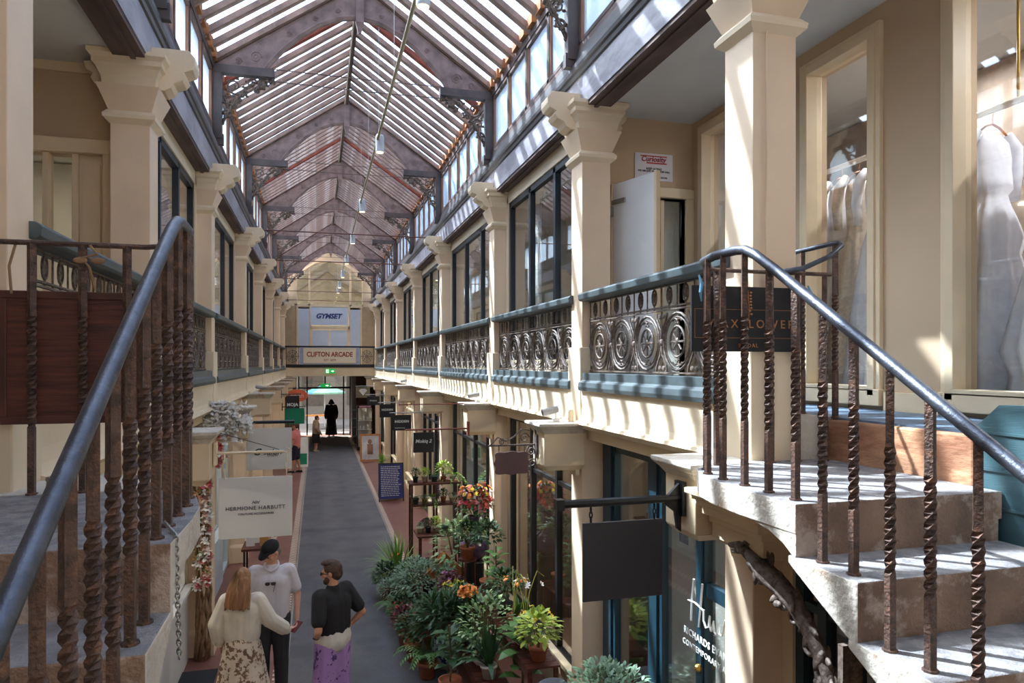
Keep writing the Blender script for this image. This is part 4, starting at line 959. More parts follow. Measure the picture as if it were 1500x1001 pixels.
# ================================================================ LIGHT RAIL
t=thing('light_rail','long steel light rail carrying spotlights beneath the roof ridge','light rail',(.9,0,Z(3.46)))
MB().tube([(0,.3,0),(0,34.2,0)],.022,10).build('rail',mat('rail_steel',(196,186,160),.3,metal=.7),t,smooth=True)
y=2.0
while y<34:
    MB().tube([(0,y,.02),(0,y,zRIDGE-.32*rise/1.92-Z(3.46)-.02)],.0025,4).build('suspension_wire',steel,t); y+=2.2
lampg=mat('spot_grey',(190,192,194),.4,metal=.3)
for i,y in enumerate((6.42,11.03,15.45,19.6,23.6,27.4,31.2,33.5)):
    s=thing('spotlight','%s grey cylinder spotlight along the light rail, counted from the stairs'%ords[i],'spotlight',(.935,y,Z(3.27)),group='spotlights on the light rail')
    m=MB().lathe([(.062,.0),(.065,.02),(.065,.24),(.05,.27),(.02,.275)],n=20)
    for q in range(5): m.lathe([(.067,.12+.025*q),(.067,.13+.025*q)],n=20)
    m.build('housing',lampg,s); MB().lathe([(.054,-.004),(.054,.006)],n=16).build('lens',mat('spot_glow',(255,240,210),.4,emit=(255,214,150),es=6),s)
    MB().box(-.04,-.02,-.015,.015,.15,.21).build('clamp',steel,s)
    l=bpy.data.lights.new('lamp_light','SPOT'); l.energy=20; l.spot_size=1.2; l.color=(1,.85,.65); l.shadow_soft_size=.05; o=bpy.data.objects.new('lamp_light',l); C.objects.link(o); o.parent=s; o.location=(0,0,-.03)
# security cameras
def cctv(loc,label,rz=0):
    t=thing('security_camera',label,'camera',loc,rz)
    MB().box(-.03,.03,-.03,.03,0,.03).tube([(0,0,.03),(0,0,.07),(-.03,0,.1)],.01,6).build('mount',white,t)
    MB().tube([(.02,0,.12),(-.14,0,.09)],.035,12).build('body',mat('camera_grey',(150,146,142),.4),t,smooth=False); MB().tube([(-.14,0,.09),(-.145,0,.089)],.025,10).build('lens',blackf,t)
    return t
cctv((2.28,6.6,Z(-.572)),'grey security camera on the ledge of the column left of the black sign')
cctv((2.3,10.2,Z(-.572)),'grey security camera on the second ledge from the stairs on the right')
cctv((2.3,18.95,Z(-.572)),'small security camera on the fourth ledge along the right side')
cctv((-1.15,14.7,Z(-.572)),'grey security camera on the third ledge along the left side',PI)
t=thing('spring_bottle','small cream jar beside the security camera on the first right ledge','jar',(2.42,6.55,Z(-.574))); MB().lathe([(.0,0),(.03,0),(.03,.1),(.02,.12),(.0,.12)],n=12).build('body',creamdk,t)
# ================================================================ ARCADE FLOOR ITEMS
t=thing('chalkboard','blue A-board covered in white handwriting on the right tiles','sign',(2.0,20,0))
bl_=mat('blue_board',(36,48,120),.5); 
for s,n in ((-1,'front_panel'),(1,'back_panel')):
    M=Matrix.Translation((0,s*.02,1.02))@Matrix.Rotation(s*math.radians(-12 if s>0 else -12)*1,4,'X') if False else None
R_=Matrix.Translation((0,0,1.04))@Matrix.Rotation(math.radians(-12),4,'X')
MB().box(-.33,.33,-.012,.012,-.98,0,R_).build('front_panel',bl_,t)
MB().box(-.33,.33,-.012,.012,-1.0,0,Matrix.Translation((0,.03,1.04))@Matrix.Rotation(math.radians(12),4,'X')).build('back_panel',bl_,t)
m=MB()
for x in (-.35,.32): m.box(x,x+.03,-.02,.015,-1.06,.01,R_)
m.box(-.35,.35,-.02,.015,-.03,.01,R_).build('frame',blackf,t)
rr=random.Random(4); m=MB()
for i in range(17):
    x=-.28
    while x<.2:
        w_=rr.uniform(.03,.09); m.box(x,x+w_,-.0145,-.012,-.1-.05*i,-.085-.05*i,R_); x+=w_+.015
    x=0
o=m.build('handwriting',inkl,t); o['kind']='stuff'
t=thing('poster_stand','wooden framed poster of a figure standing on the right tiles','poster',(2.02,28.2,0))
R_=Matrix.Translation((0,0,1.08))@Matrix.Rotation(math.radians(-8),4,'X')
MB().box(-.33,.33,-.005,.01,-1.0,-.06,R_).build('print',mat('poster_pale',(206,206,212),.5,var=.2,scale=3),t)
m=MB()
for a in ((-.4,.4,-.07,0),(-.4,.4,-1.07,-1.0),(-.4,-.33,-1.0,-.07),(.33,.4,-1.0,-.07)): m.box(a[0],a[1],-.02,.02,a[2],a[3],R_)
m.build('frame',woodl,t)
m=MB().ell((-.02,-.012,-.3),(.08,.004,.1),10,6,M=R_); m.box(-.12,.1,-.012,-.008,-.8,-.4,R_); m.build('printed_figure',mat('print_brown',(150,110,90),.6,var=.3),t)
MB().box(-.02,.02,.02,.04,-1.08,-.1,Matrix.Translation((0,.02,1.08))@Matrix.Rotation(math.radians(14),4,'X')).build('rear_leg',woodl,t)
t=thing('display_cabinet','tall black framed glass display cabinet near the far door on the right','cabinet',(2.05,32.1,0))
m=MB()
for x in (-.33,.3):
    for y in (-.25,.22): m.box(x,x+.03,y,y+.03,0,2.0)
m.box(-.33,.33,-.25,.25,1.88,2.0).box(-.33,.33,-.25,.25,0,.14).build('frame',blackf,t)
for z in (.5,.9,1.3): MB().box(-.3,.3,-.22,.22,z,z+.015).build('shelf',white,t)
MB().box(-.3,.3,-.245,-.24,.14,1.88).build('glass_front',glassw,t); MB().box(-.3,.3,.2,.21,.14,1.88).build('back_panel',roomw,t); MB().box(-.25,.25,-.256,-.25,1.9,1.98).build('header',mat('header_pink',(190,130,150),.5),t)
rr=random.Random(8)
for z in (.145,.52,.92,1.32):
    for x in (-.2,-.05,.12): 
        h=rr.uniform(.12,.26); o=MB().lathe([(.0,0),(.045,0),(.055,h*.5),(.02,h*.8),(.025,h)],n=10).build('ornament',mat(rr.choice(['orn_white','orn_green','orn_grey']),{'orn_white':(220,220,215),'orn_green':(90,140,120),'orn_grey':(120,124,130)}[rr.choice(['orn_white','orn_green','orn_grey'])],.4),loc=(2.05+x,32.1-.03,z+.001)); tag(o,'small glazed vase inside the black framed display cabinet','vase','vases in the display cabinet')
t=thing('display_shelf','second slim glass shelf unit left of the black framed cabinet','cabinet',(1.66,33.2,0))
m=MB()
for x in (-.12,.1): m.box(x,x+.02,-.2,.2,0,1.9)
for z in (.1,.5,.9,1.3,1.7): m.box(-.12,.12,-.2,.2,z,z+.02)
m.build('frame',mat('green_glass_shelf',(80,110,96),.3),t)
# doormat, bench, card table on the left
tag(MB().box(-1.62,-1.2,8.0,9.5,.001,.02).build('doormat',mat('dark_mat',(44,44,48),.95)),'dark rectangular doormat beside the twisted trunk on the left','doormat')
t=thing('display_table','small dark table with white cards outside the left shops','table',(-.98,12.9,0))
MB().box(-.25,.25,-.3,.3,.68,.72).build('table_top',woodm,t)
for x in (-.22,.19):
    for y in (-.27,.24): MB().box(x,x+.03,y,y+.03,0,.68).build('leg',blackf,t)
for i,(x,y,c) in enumerate(((-.12,-.1,white),(.1,-.12,mat('card_tan',(190,140,80),.6)),(0,.12,white))):
    tag(MB().box(-.07,.07,-.004,.004,0,.16).box(-.05,.05,0,.04,0,.01).build('price_card',c,loc=(-.98+x,12.9+y,.7205)),('white card at the left of the small dark table','tan card on the small dark table','white card at the back of the small dark table')[i],'card')
t=thing('menu_board','slim white and green A-board behind the man in the pink shirt','sign',(-.52,27.2,0))
MB().box(-.2,.2,-.01,.01,-1.1,0,Matrix.Translation((0,0,1.12))@Matrix.Rotation(math.radians(-10),4,'X')).build('front_panel',white,t)
MB().box(-.16,.16,-.014,-.01,-1.0,-.6,Matrix.Translation((0,0,1.12))@Matrix.Rotation(math.radians(-10),4,'X')).build('green_print',MC['green_board'],t)
MB().box(-.2,.2,-.01,.01,-1.1,0,Matrix.Translation((0,.03,1.12))@Matrix.Rotation(math.radians(10),4,'X')).build('back_panel',white,t)
# clothes rail in the third right shop
t=thing('clothes_rail','steel clothes rail inside the shop window behind the flower shelves','rail',(3.1,12.2,0))
MB().tube([(0,-1.3,0),(0,-1.3,1.7),(0,1.3,1.7),(0,1.3,0)],.014,8).box(-.2,.2,-1.32,-1.28,0,.02).box(-.2,.2,1.28,1.32,0,.02).build('frame',steel,t)
ccols=[('red',(190,40,44)),('teal',(60,150,150)),('white',(226,220,214)),('pale blue',(150,190,205)),('teal',(60,150,150)),('dark',(50,50,60)),('red',(190,40,44)),('orange',(220,130,80)),('white',(226,220,214)),('teal',(60,150,150))]
for i,(n_,c) in enumerate(ccols):
    y=11.05+i*.25; m=MB()
    prof=[(.2,1.62),(.23,1.5),(.19,1.3),(.22,1.0),(.27,.65)]; vs=[];K=16
    for (r,z) in prof:
        for j in range(K): a=2*PI*j/K; vs.append((r*math.cos(a),.05*math.sin(a)*(1+.4*math.sin(5*a)*(1.7-z)),z-1.7))
    m.add(vs,[(q*K+j,q*K+(j+1)%K,(q+1)*K+(j+1)%K,(q+1)*K+j) for q in range(4) for j in range(K)]+[tuple(range(K)),tuple(range(4*K,5*K))])
    g=m.build('garment',mat('cloth_'+n_.replace(' ','_'),c,.9),loc=(3.1,y,1.7)); tag(g,'%s garment hanging on the rail in the shop behind the flower shelves'%n_,'garment','%s garments on the shop rail'%n_)
# ================================================================ BRIDAL DRESSES
t=thing('dress_rail','white dress rail inside the bridal shop windows','rail',(4.36,3.3,0))
MB().tube([(0,-2.2,Z(1.7)),(0,2.9,Z(1.7))],.022,10).ell((0,-.35,Z(1.7)),(.035,.05,.035),8,6).build('rod',white,t)
for y in (-2.1,.2,2.8): MB().tube([(0,y,Z(1.7)),(0,y,zBEAM+.02)],.01,6).build('hanger_rod',brass,t)
dm=[mat('ivory_satin',(236,234,236),.5,var=.03),mat('white_tulle',(242,242,248),.7,var=.05,scale=20),mat('champagne_lace',(222,206,186),.7,var=.12,scale=40)]
def dress(loc,mt,seed,label,wide=1.0,tiers=False,thick=1.0):
    rr=random.Random(seed); t=thing('wedding_dress',label,'dress',loc,group=None)
    K=44; prof=[(.10,0,-.12),(.17,.035,-.18),(.19,.05,-.28),(.17,.06,-.42),(.14,.06,-.55),(.19,.09,-.7),(.25,.13,-1.0),(.30,.17,-1.4),(.36,.21,-1.9)]
    L=[];N=26
    for i in range(N):
        f=i/(N-1)*(len(prof)-1); k=min(int(f),len(prof)-2); u=f-k
        L.append([prof[k][j]*(1-u)+prof[k+1][j]*u for j in range(3)])
    vs=[];ph=rr.random()*6
    for i,(rx,ry,z) in enumerate(L):
        amp=max(0,(i-8)/N)*.5; tier=(.92+.3*((i*1.0)%6)/6) if tiers and i>8 else 1
        for j in range(K):
            a=2*PI*j/K; w=1+amp*(math.sin(9*a+ph)*.5+math.sin(14*a+ph*2+i*.1)*.3)
            vs.append((rx*.72*wide*tier*w*math.cos(a),(ry*thick+.012)*tier*w*math.sin(a),z))
    m=MB().add(vs,[(i*K+j,i*K+(j+1)%K,(i+1)*K+(j+1)%K,(i+1)*K+j) for i in range(N-1) for j in range(K)]); m.build('gown',mt,t,smooth=True)
    m=MB().tube([(-.17,0,-.15),(-.06,0,-.07),(0,0,-.05),(.06,0,-.07),(.17,0,-.15)],.008,6).tube([(0,0,-.05),(0,0,.0),(.012,0,.03),(0,0,.045)],.003,5); m.build('hanger',woodl,t)
    for s in (-1,1): MB().tube([(s*.13,0,-.11),(s*.2,0,-.2),(s*.215,.01,-.38),(s*.2,.01,-.55)],[.03,.045,.04,.03],10).build('sleeve',mt,t,smooth=True)
    return t
pl=['beside the open door side','second from the left of the narrow window','third from the left of the narrow window','in the middle of the narrow window','right of the middle of the narrow window','at the right edge of the narrow window','in the covered stretch between the windows','near the left edge of the big window']
ys=[6.0,5.72,5.5,5.28,5.08,4.88,4.66]
for i,y in enumerate(ys): dress((4.36,y,Z(1.655)),dm[(i*2+1)%3],i,'%s wedding dress hanging on the rail, %s in the bridal shop'%(('ivory satin','white tulle','champagne lace')[(i*2+1)%3],['farthest','second farthest','third farthest','fourth farthest','fifth farthest','sixth farthest','seventh farthest'][i]),thick=.8)
dress((4.36,4.05,Z(1.655)),dm[2],21,'champagne lace wedding dress at the left edge of the big window',1.0,False,1.3)
dress((4.36,3.68,Z(1.655)),dm[1],22,'white tulle wedding dress with tiered skirt in the big window',1.1,True,1.1)
dress((4.36,3.2,Z(1.655)),dm[1],23,'wide white wedding dress at the right edge of the big window',1.15,True,1.1)
# ================================================================ PEOPLE
def blob(name,m,mt,parent,vox=.01,smooth=3):
    o=m.build(name,mt,parent,smooth=True)
    r=o.modifiers.new('remesh','REMESH'); r.mode='VOXEL'; r.voxel_size=vox; r.use_smooth_shade=True
    s=o.modifiers.new('smooth','SMOOTH'); s.iterations=smooth; s.factor=.5
    return o
skin=mat('skin',(214,160,136),.55,var=.05,scale=6); skin2=mat('skin_tanned',(196,140,114),.55,var=.06)
def hand(m,w,d,side,palm,curl=.6,s=1.0):
    """w wrist, d direction of hand, palm = direction the palm faces, side=+1/-1 thumb side sign"""
    w=Vector(w); d=Vector(d).normalized(); p=(Vector(palm)-d*Vector(palm).dot(d)).normalized(); x=d.cross(p)*side
    pc=w+d*.05*s
    M=Matrix((x,d,p)).transposed()
    m.ell(pc,(.041*s,.05*s,.016*s),10,8,R=M)
    m.cap(w,.026*s,pc,.024*s)
    for i,L in enumerate((.066,.075,.07,.055)):
        b=pc+d*.035*s+x*(.03-.02*i)*s; l=L*s/3; dd=d.copy(); q=b
        for k in range(3):
            dd=(dd+p*curl*(.35+.25*k)).normalized(); n_=q+dd*l*(1.15-.12*k); m.cap(q,.0092*s-.0006*k,n_,.0086*s-.0006*k,8); q=n_
    t0=pc+x*.03*s-d*.02*s; t1=t0+(x*.8+d*.7+p*.35).normalized()*.034*s; t2=t1+(x*.25+d+p*.5).normalized()*.03*s
    m.cap(t0,.013*s,t1,.011*s,8); m.cap(t1,.011*s,t2,.009*s,8)
def person(name,label,loc,rz,scale,J,sk,vox=.009,headyaw=0,headpitch=0,face=True,group=None,beard=None,eye=True,bare_legs=False,hands=True):
    t=thing(name,label,'person',loc,rz,group); t.scale=(scale,)*3
    m=MB()
    D=dict(hipL=(-.09,0,.92),hipR=(.09,0,.92),kneeL=(-.1,.02,.5),kneeR=(.1,.02,.5),ankL=(-.1,-.02,.09),ankR=(.1,-.02,.09),
      shL=(-.185,0,1.43),shR=(.185,0,1.43),elL=(-.25,-.03,1.14),elR=(.25,-.03,1.14),wrL=(-.24,.08,.88),wrR=(.24,.08,.88),
      pel=(0,0,.96),wai=(0,.0,1.12),che=(0,.005,1.32),nek=(0,.0,1.5),head=(0,.02,1.635),palmL=(1,0,0),palmR=(-1,0,0),hdL=None,hdR=None)
    D.update(J); V=Vector
    # trunk
    m.cap(V(D['pel'])+V((-.06,0,0)),.115,V(D['pel'])+V((.06,0,0)),.115,14); m.cap(D['pel'],.13,D['wai'],.118,14)
    m.cap(V(D['wai'])+V((-.03,0,0)),.105,V(D['che'])+V((-.06,0,0)),.12,14); m.cap(V(D['wai'])+V((.03,0,0)),.105,V(D['che'])+V((.06,0,0)),.12,14)
    m.cap(V(D['che'])+V((-.07,0,.05)),.09,V(D['shL'])+V((.04,0,-.01)),.062); m.cap(V(D['che'])+V((.07,0,.05)),.09,V(D['shR'])+V((-.04,0,-.01)),.062)
    m.cap(V(D['che'])+V((0,0,.08)),.09,D['nek'],.06); m.cap(D['nek'],.056,V(D['head'])+V((0,-.015,-.05)),.056)
    for s in ('L','R'):
        m.chain([(D['sh'+s],.056),(D['el'+s],.041),(D['wr'+s],.028)]); 
        a=V(D['wr'+s])-V(D['el'+s]); 
        if hands: hand(m,D['wr'+s],D['hd'+s] or a,(1 if s=='L' else -1),D['palm'+s])
        m.chain([(D['hip'+s],.095),(D['knee'+s],.06),(D['ank'+s],.04)]); k=V(D['knee'+s]); an=V(D['ank'+s]); m.cap(k.lerp(an,.15)+V((0,-.02,0)),.055,k.lerp(an,.5)+V((0,-.015,0)),.046)
        m.cap(an+V((0,-.02,-.045)),.035,an+V((0,.12,-.06)),.028)
    # head in its own frame
    H=Matrix.Translation(D['head'])@Matrix.Rotation(headyaw,4,'Z')@Matrix.Rotation(headpitch,4,'X')
    h=MB(); h.ell((0,-.01,.03),(.076,.096,.092),14,12); h.ell((0,.02,-.035),(.06,.07,.075),12,10); h.ell((0,.055,-.085),(.032,.03,.026),10,8)
    h.cap((0,.088,.01),.009,(0,.108,-.028),.015); h.ell((0,.088,-.058),(.024,.012,.010),8,6); h.ell((0,.084,.022),(.055,.014,.012),8,6)
    for s in (-1,1): h.ell((s*.078,-.005,-.005),(.012,.022,.032),8,6); h.ell((s*.04,.06,-.02),(.022,.022,.02),8,6)
    m.add(h.v,h.f,H)
    b=blob('body',m,sk,t,vox)
    if eye:
        for s in (-1,1): MB().ell((s*.03,.086,.005),(.011,.008,.008),8,6).ell((s*.03,.093,.005),(.005,.004,.005),6,5).build('eye',mat('eye_dark',(60,48,44),.3),t).matrix_basis=H
    return t,H,D
def shirt(t,D,mt,ext=.016,sleeve=1,z0=None,name='shirt',vox=.01,cuff=None,loose=.0,puff=0):
    V=Vector; m=MB(); e=ext; w=V(D['wai']); c=V(D['che'])
    low=V(D['pel']) if z0 is None else V(D['pel']).lerp(w,z0)
    m.cap(low+V((-.06,0,0)),.112+e+loose,c+V((-.065,0,0)),.122+e,16); m.cap(low+V((.06,0,0)),.112+e+loose,c+V((.065,0,0)),.122+e,16); m.cap(low,.12+e+loose,c,.125+e,16)
    for s,q in (('L',-1),('R',1)):
        m.cap(c+V((q*.07,0,.05)),.092+e,V(D['sh'+s])+V((-q*.03,0,-.005)),.064+e)
        sh,el,wr=V(D['sh'+s]),V(D['el'+s]),V(D['wr'+s])
        if sleeve==1: m.cap(sh,.058+e,sh.lerp(el,.72),.05+e+.004)
        else:
            m.cap(sh,.06+e,el,.05+e+puff); m.cap(el,.05+e+puff,el.lerp(wr,.75),.045+e+puff); m.cap(el.lerp(wr,.75),.045+e+puff*.8,el.lerp(wr,.97),.03+e)
    m.cap(c+V((0,0,.08)),.09+e,V(D['nek'])+V((0,0,-.03)),.062+e*.6)
    return blob(name,m,mt,t,vox)
def trousers(t,D,mt,e=.018,to=1.0,name='trousers',vox=.01,wide=0):
    V=Vector; m=MB(); p=V(D['pel']); m.cap(p+V((-.055,0,.02)),.118+e*.7,p+V((.055,0,.02)),.118+e*.7,14)
    for s in ('L','R'):
        h,k,a=V(D['hip'+s]),V(D['knee'+s]),V(D['ank'+s])
        if to>=1: m.chain([(h,.098+e),(k,.066+e+wide),(a+V((0,0,-.02)),.052+e+wide)])
        else: m.chain([(h,.098+e),(h.lerp(k,to/.55 if to<.55 else 1),.075+e+wide)])
    return blob(name,m,mt,t,vox)
def shoes(t,D,mt):
    for s in ('L','R'):
        a=Vector(D['ank'+s]); m=MB().cap(a+Vector((0,-.035,-.045)),.042,a+Vector((0,.05,-.05)),.042).cap(a+Vector((0,.05,-.052)),.042,a+Vector((0,.14,-.062)),.03); m.box(a.x-.045,a.x+.045,a.y-.08,a.y+.175,0,.022); blob('shoe',m,mt,t,.01)
def haircap(t,H,mt,down=0,name='hair',vox=.008,length=0,seed=1,top=.012):
    m=MB(); m.ell((0,-.02,.045),(.086,.1,.095),14,12); m.ell((0,-.05,.0),(.08,.07,.085),12,10)
    if length>.2: m.ell((0,-.07,-.06),(.105,.06,.14),12,10)
    if length:
        rr=random.Random(seed)
        for i in range(26):
            a=PI*(.02+.96*i/25)+PI; x=.088*math.cos(a); y=.085*math.sin(a)-.02
            L=length*rr.uniform(.85,1.05); m.chain([((x*.7,y*.7,.08),.024),((x,y,0),.024),((x*1.3,y*1.1-.01,-L*.5),.03),((x*1.55+rr.uniform(-.01,.01),y*1.05-.02,-L),.012)],7)
    o=blob(name,m,mt,t,vox,2); o.matrix_basis=H; return o
# ---- woman in cream blouse
hairb=mat('long_auburn_hair',(150,104,70),.55,var=.35,scale=8,col2=(196,156,116),mixs=10,thr=(.55,.7),stretch=(3,3,.4),bump=.4)
blouse=mat('cream_blouse_cloth',(232,222,204),.8,var=.06,scale=10,bump=.3,bscale=18)
Jw=dict(shL=(-.17,0,1.42),shR=(.17,0,1.42),elL=(-.27,-.03,1.17),wrL=(-.25,.05,.93),elR=(.29,.02,1.18),wrR=(.45,.17,1.0),hdR=(.5,.6,.05),palmR=(-.3,0,1),hipL=(-.09,0,.9),hipR=(.09,0,.9))
t,H,D=person('person','woman with long auburn hair in cream blouse and patterned skirt, holding a phone','x' and (-.76,7.9,0.004),math.radians(-8),.955,Jw,skin,headyaw=math.radians(-18),headpitch=math.radians(-14))
haircap(t,H,hairb,length=.30,seed=3)
shirt(t,D,blouse,.022,2,z0=.55,name='blouse',puff=.014,loose=.004)
def skirt(t,rings,mt,K=60,folds=11,amp=.05,name='skirt',ph=0):
    vs=[];N=len(rings)
    for i,(z,rx,ry) in enumerate(rings):
        f=i/(N-1)
        for j in range(K):
            a=2*PI*j/K; w=1+amp*f*(math.sin(folds*a+ph)+.5*math.sin((folds*2-3)*a)); vs.append((rx*w*math.cos(a),ry*w*math.sin(a),z))
    fs=[(i*K+j,i*K+(j+1)%K,(i+1)*K+(j+1)%K,(i+1)*K+j) for i in range(N-1) for j in range(K)]+[tuple(range(K))]
    o=MB().add(vs,fs).build(name,mt,t,smooth=True); s=o.modifiers.new('s','SOLIDIFY'); s.thickness=.004; return o
pat=mat('floral_skirt_cloth',(222,206,184),.85,var=.05,scale=5,col2=(128,94,72),mixs=17,thr=(.52,.55))
skirt(t,[(1.1,.125,.11),(1.02,.155,.14),(.94,.19,.165),(.8,.22,.19),(.6,.25,.22),(.4,.29,.26),(.2,.33,.30)],pat)
shoes(t,D,mat('brown_shoe',(90,60,44),.5))
o=MB().box(-.036,.036,-.075,.075,-.004,.004).build('phone',mat('phone_dark_red',(110,40,40),.3)); tag(o,'dark red smartphone held out in the hand of the woman in the cream blouse','phone')
o.location=(-.22,8.05,.97); o.rotation_euler=(.5,.1,-.6)
phone=o
# ---- man in cap
polo=mat('pale_polo_cloth',(214,208,214),.85,var=.03,bump=.15,bscale=12); dkt=mat('charcoal_trouser_cloth',(52,50,54),.85,var=.1)
Jm=dict(elL=(-.27,-.04,1.15),wrL=(-.27,.06,.9),elR=(.25,.0,1.15),wrR=(.2,.16,.96),palmR=(-1,0,.3))
t,H,D=person('person','man in black cap, pale polo shirt and charcoal trousers facing the woman','x' and (-.5,8.5,.004),math.radians(178),1.03,Jm,skin,headyaw=math.radians(-42),headpitch=math.radians(-28))
shirt(t,D,polo,.018,1,z0=-.15); trousers(t,D,dkt); shoes(t,D,blackf)
o=haircap(t,H,mat('grey_short_hair',(120,110,104),.8),vox=.008); o.scale=(.96,.96,.93)
m=MB(); m.ell((0,-.012,.068),(.092,.108,.078),16,12); 
o=blob('cap',m,mat('black_cap_cloth',(30,29,31),.9),t,.008); o.matrix_basis=H
m=MB(); vs=[];K=14
for j in range(K+1): a=PI*j/K; vs.append((.078*math.cos(a),.06+.105*math.sin(a),.062-.03*math.sin(a)))
for j in range(K+1): a=PI*j/K; vs.append((.078*math.cos(a),.06+.02*math.sin(a),.070))
m.add(vs,[(j,j+1,K+2+j,K+1+j) for j in range(K)]); o=m.build('cap_peak',MC['black_cap_cloth'],t,smooth=True); s=o.modifiers.new('s','SOLIDIFY'); s.thickness=.006; o.matrix_basis=H
m=MB()
for s in (-1,1): m.ell((s*.03,.158,1.33),(.027,.006,.02),10,6)
m.tube([(-.055,.155,1.34),(0,.162,1.345),(.055,.155,1.34)],.003,5).tube([(-.055,.155,1.34),(-.03,.15,1.24)],.003,5); m.build('sunglasses',mat('glasses_brown',(60,44,46),.3),t)
MB().tube([(-.075,.03,1.5),(-.05,.085,1.475),(0,.11,1.45),(.05,.085,1.475),(.075,.03,1.5),(.06,-.05,1.52),(-.06,-.05,1.52)],.014,6,closed=True).build('collar',polo,t,smooth=True)
# ---- man in black tee
tee=mat('black_tee_cloth',(30,28,31),.9,var=.1,bump=.2,bscale=10); under=mat('grey_undershirt',(206,200,190),.9); purp=mat('purple_patterned_cloth',(172,134,196),.85,var=.06,col2=(84,60,110),mixs=12,thr=(.58,.60),bump=.15,bscale=8)
Jb=dict(elL=(-.29,-.1,1.13),wrL=(-.17,.06,.99),hdL=(.5,.3,-.8),palmL=(1,.2,0),elR=(.31,-.12,1.16),wrR=(.2,.03,.98),hdR=(-.5,.4,-.7),palmR=(-1,.2,0))
t,H,D=person('person','bearded man in sunglasses, black T-shirt and purple patterned trousers, hands on hips','x' and (.16,7.62,.016),math.radians(42),1.0,Jb,skin2,headyaw=math.radians(32),headpitch=math.radians(-6))
shirt(t,D,tee,.022,1,z0=.7,loose=.006); shirt_=MB(); V=Vector
m=MB(); m.cap((-.055,0,.97),.152,(-.05,0,1.08),.136,14).cap((.055,0,.97),.152,(.05,0,1.08),.136,14).cap((0,0,.95),.16,(0,0,1.05),.14,14); blob('undershirt',m,under,t)
trousers(t,D,purp,.024,wide=.03); shoes(t,D,white)
hd=mat('dark_brown_hair',(78,56,44),.7,var=.4,scale=20,bump=.5,bscale=60); o=haircap(t,H,hd); 
m=MB(); m.ell((0,.02,.11),(.075,.085,.035),12,8); o=blob('hair_top',m,hd,t,.008); o.matrix_basis=H
m=MB(); m.ell((0,.055,-.088),(.045,.045,.038),10,8).ell((.045,.035,-.06),(.02,.04,.04),8,6).ell((-.045,.035,-.06),(.02,.04,.04),8,6); o=blob('beard',m,hd,t,.007); o.matrix_basis=H
m=MB()
for s in (-1,1): m.ell((s*.034,.1,.006),(.028,.008,.02),10,6).tube([(s*.06,.095,.012),(s*.082,.03,.012),(s*.082,-.02,.0)],.004,5)
m.tube([(-.01,.108,.012),(.01,.108,.012)],.004,5); o=m.build('sunglasses',blackf,t); o.matrix_basis=H
MB().tube([(-.2+.03*math.cos(a)+.005,.03+.03*math.sin(a),1.01) for a in [2*PI*i/12 for i in range(12)]],.01,6,closed=True).build('wrist_strap',blackf,t)
# ---- far people
pink=mat('pink_check_cloth',(214,128,124),.85,var=.12,scale=30)
t,H,D=person('person','man in pink checked shirt and dark shorts walking by the white sign, far left','x' and (-.72,26.0,.001),math.radians(70),1.0,dict(kneeL=(-.09,.08,.5),ankL=(-.09,.1,.09),kneeR=(.09,.0,.5),ankR=(.09,-.12,.09)),skin2,vox=.014)
shirt(t,D,pink,.02,1,z0=-.1,vox=.014); trousers(t,D,mat('navy_short_cloth',(44,38,60),.9),.02,to=.5,name='shorts',vox=.014,wide=.02); shoes(t,D,blackf); haircap(t,H,hd,vox=.012)
card=mat('tan_cardigan_cloth',(176,150,124),.9,var=.1)
t,H,D=person('person','older woman in tan cardigan and black skirt standing near the far door','x' and (-.05,31.9,.016),math.radians(-75),.9,dict(head=(0,.06,1.6),wrR=(.22,.16,.9),wrL=(-.22,.16,.9)),skin,vox=.014)
shirt(t,D,card,.03,2,z0=-.2,name='cardigan',vox=.014,loose=.02); skirt(t,[(1.02,.15,.13),(.9,.19,.17),(.7,.21,.19),(.42,.23,.2)],mat('black_skirt_cloth',(36,32,36),.9),amp=.02); shoes(t,D,mat('pale_shoe',(190,180,150),.6)); haircap(t,H,hd,vox=.012)
rob=mat('dark_print_cloth',(40,32,34),.9,var=.3,col2=(120,84,60),mixs=16,thr=(.66,.7))
t,H,D=person('person','person in a long dark patterned robe seen from behind in the far doorway','x' and (.72,38.2,.001),math.radians(5),1.12,{},skin2,vox=.016)
shirt(t,D,rob,.03,2,z0=-.2,name='robe_top',vox=.016,loose=.02); skirt(t,[(1.05,.15,.14),(.9,.2,.18),(.6,.22,.2),(.3,.25,.22),(.1,.26,.23)],rob,name='robe_skirt',amp=.03); shoes(t,D,white); haircap(t,H,blackf,vox=.014,length=.1)
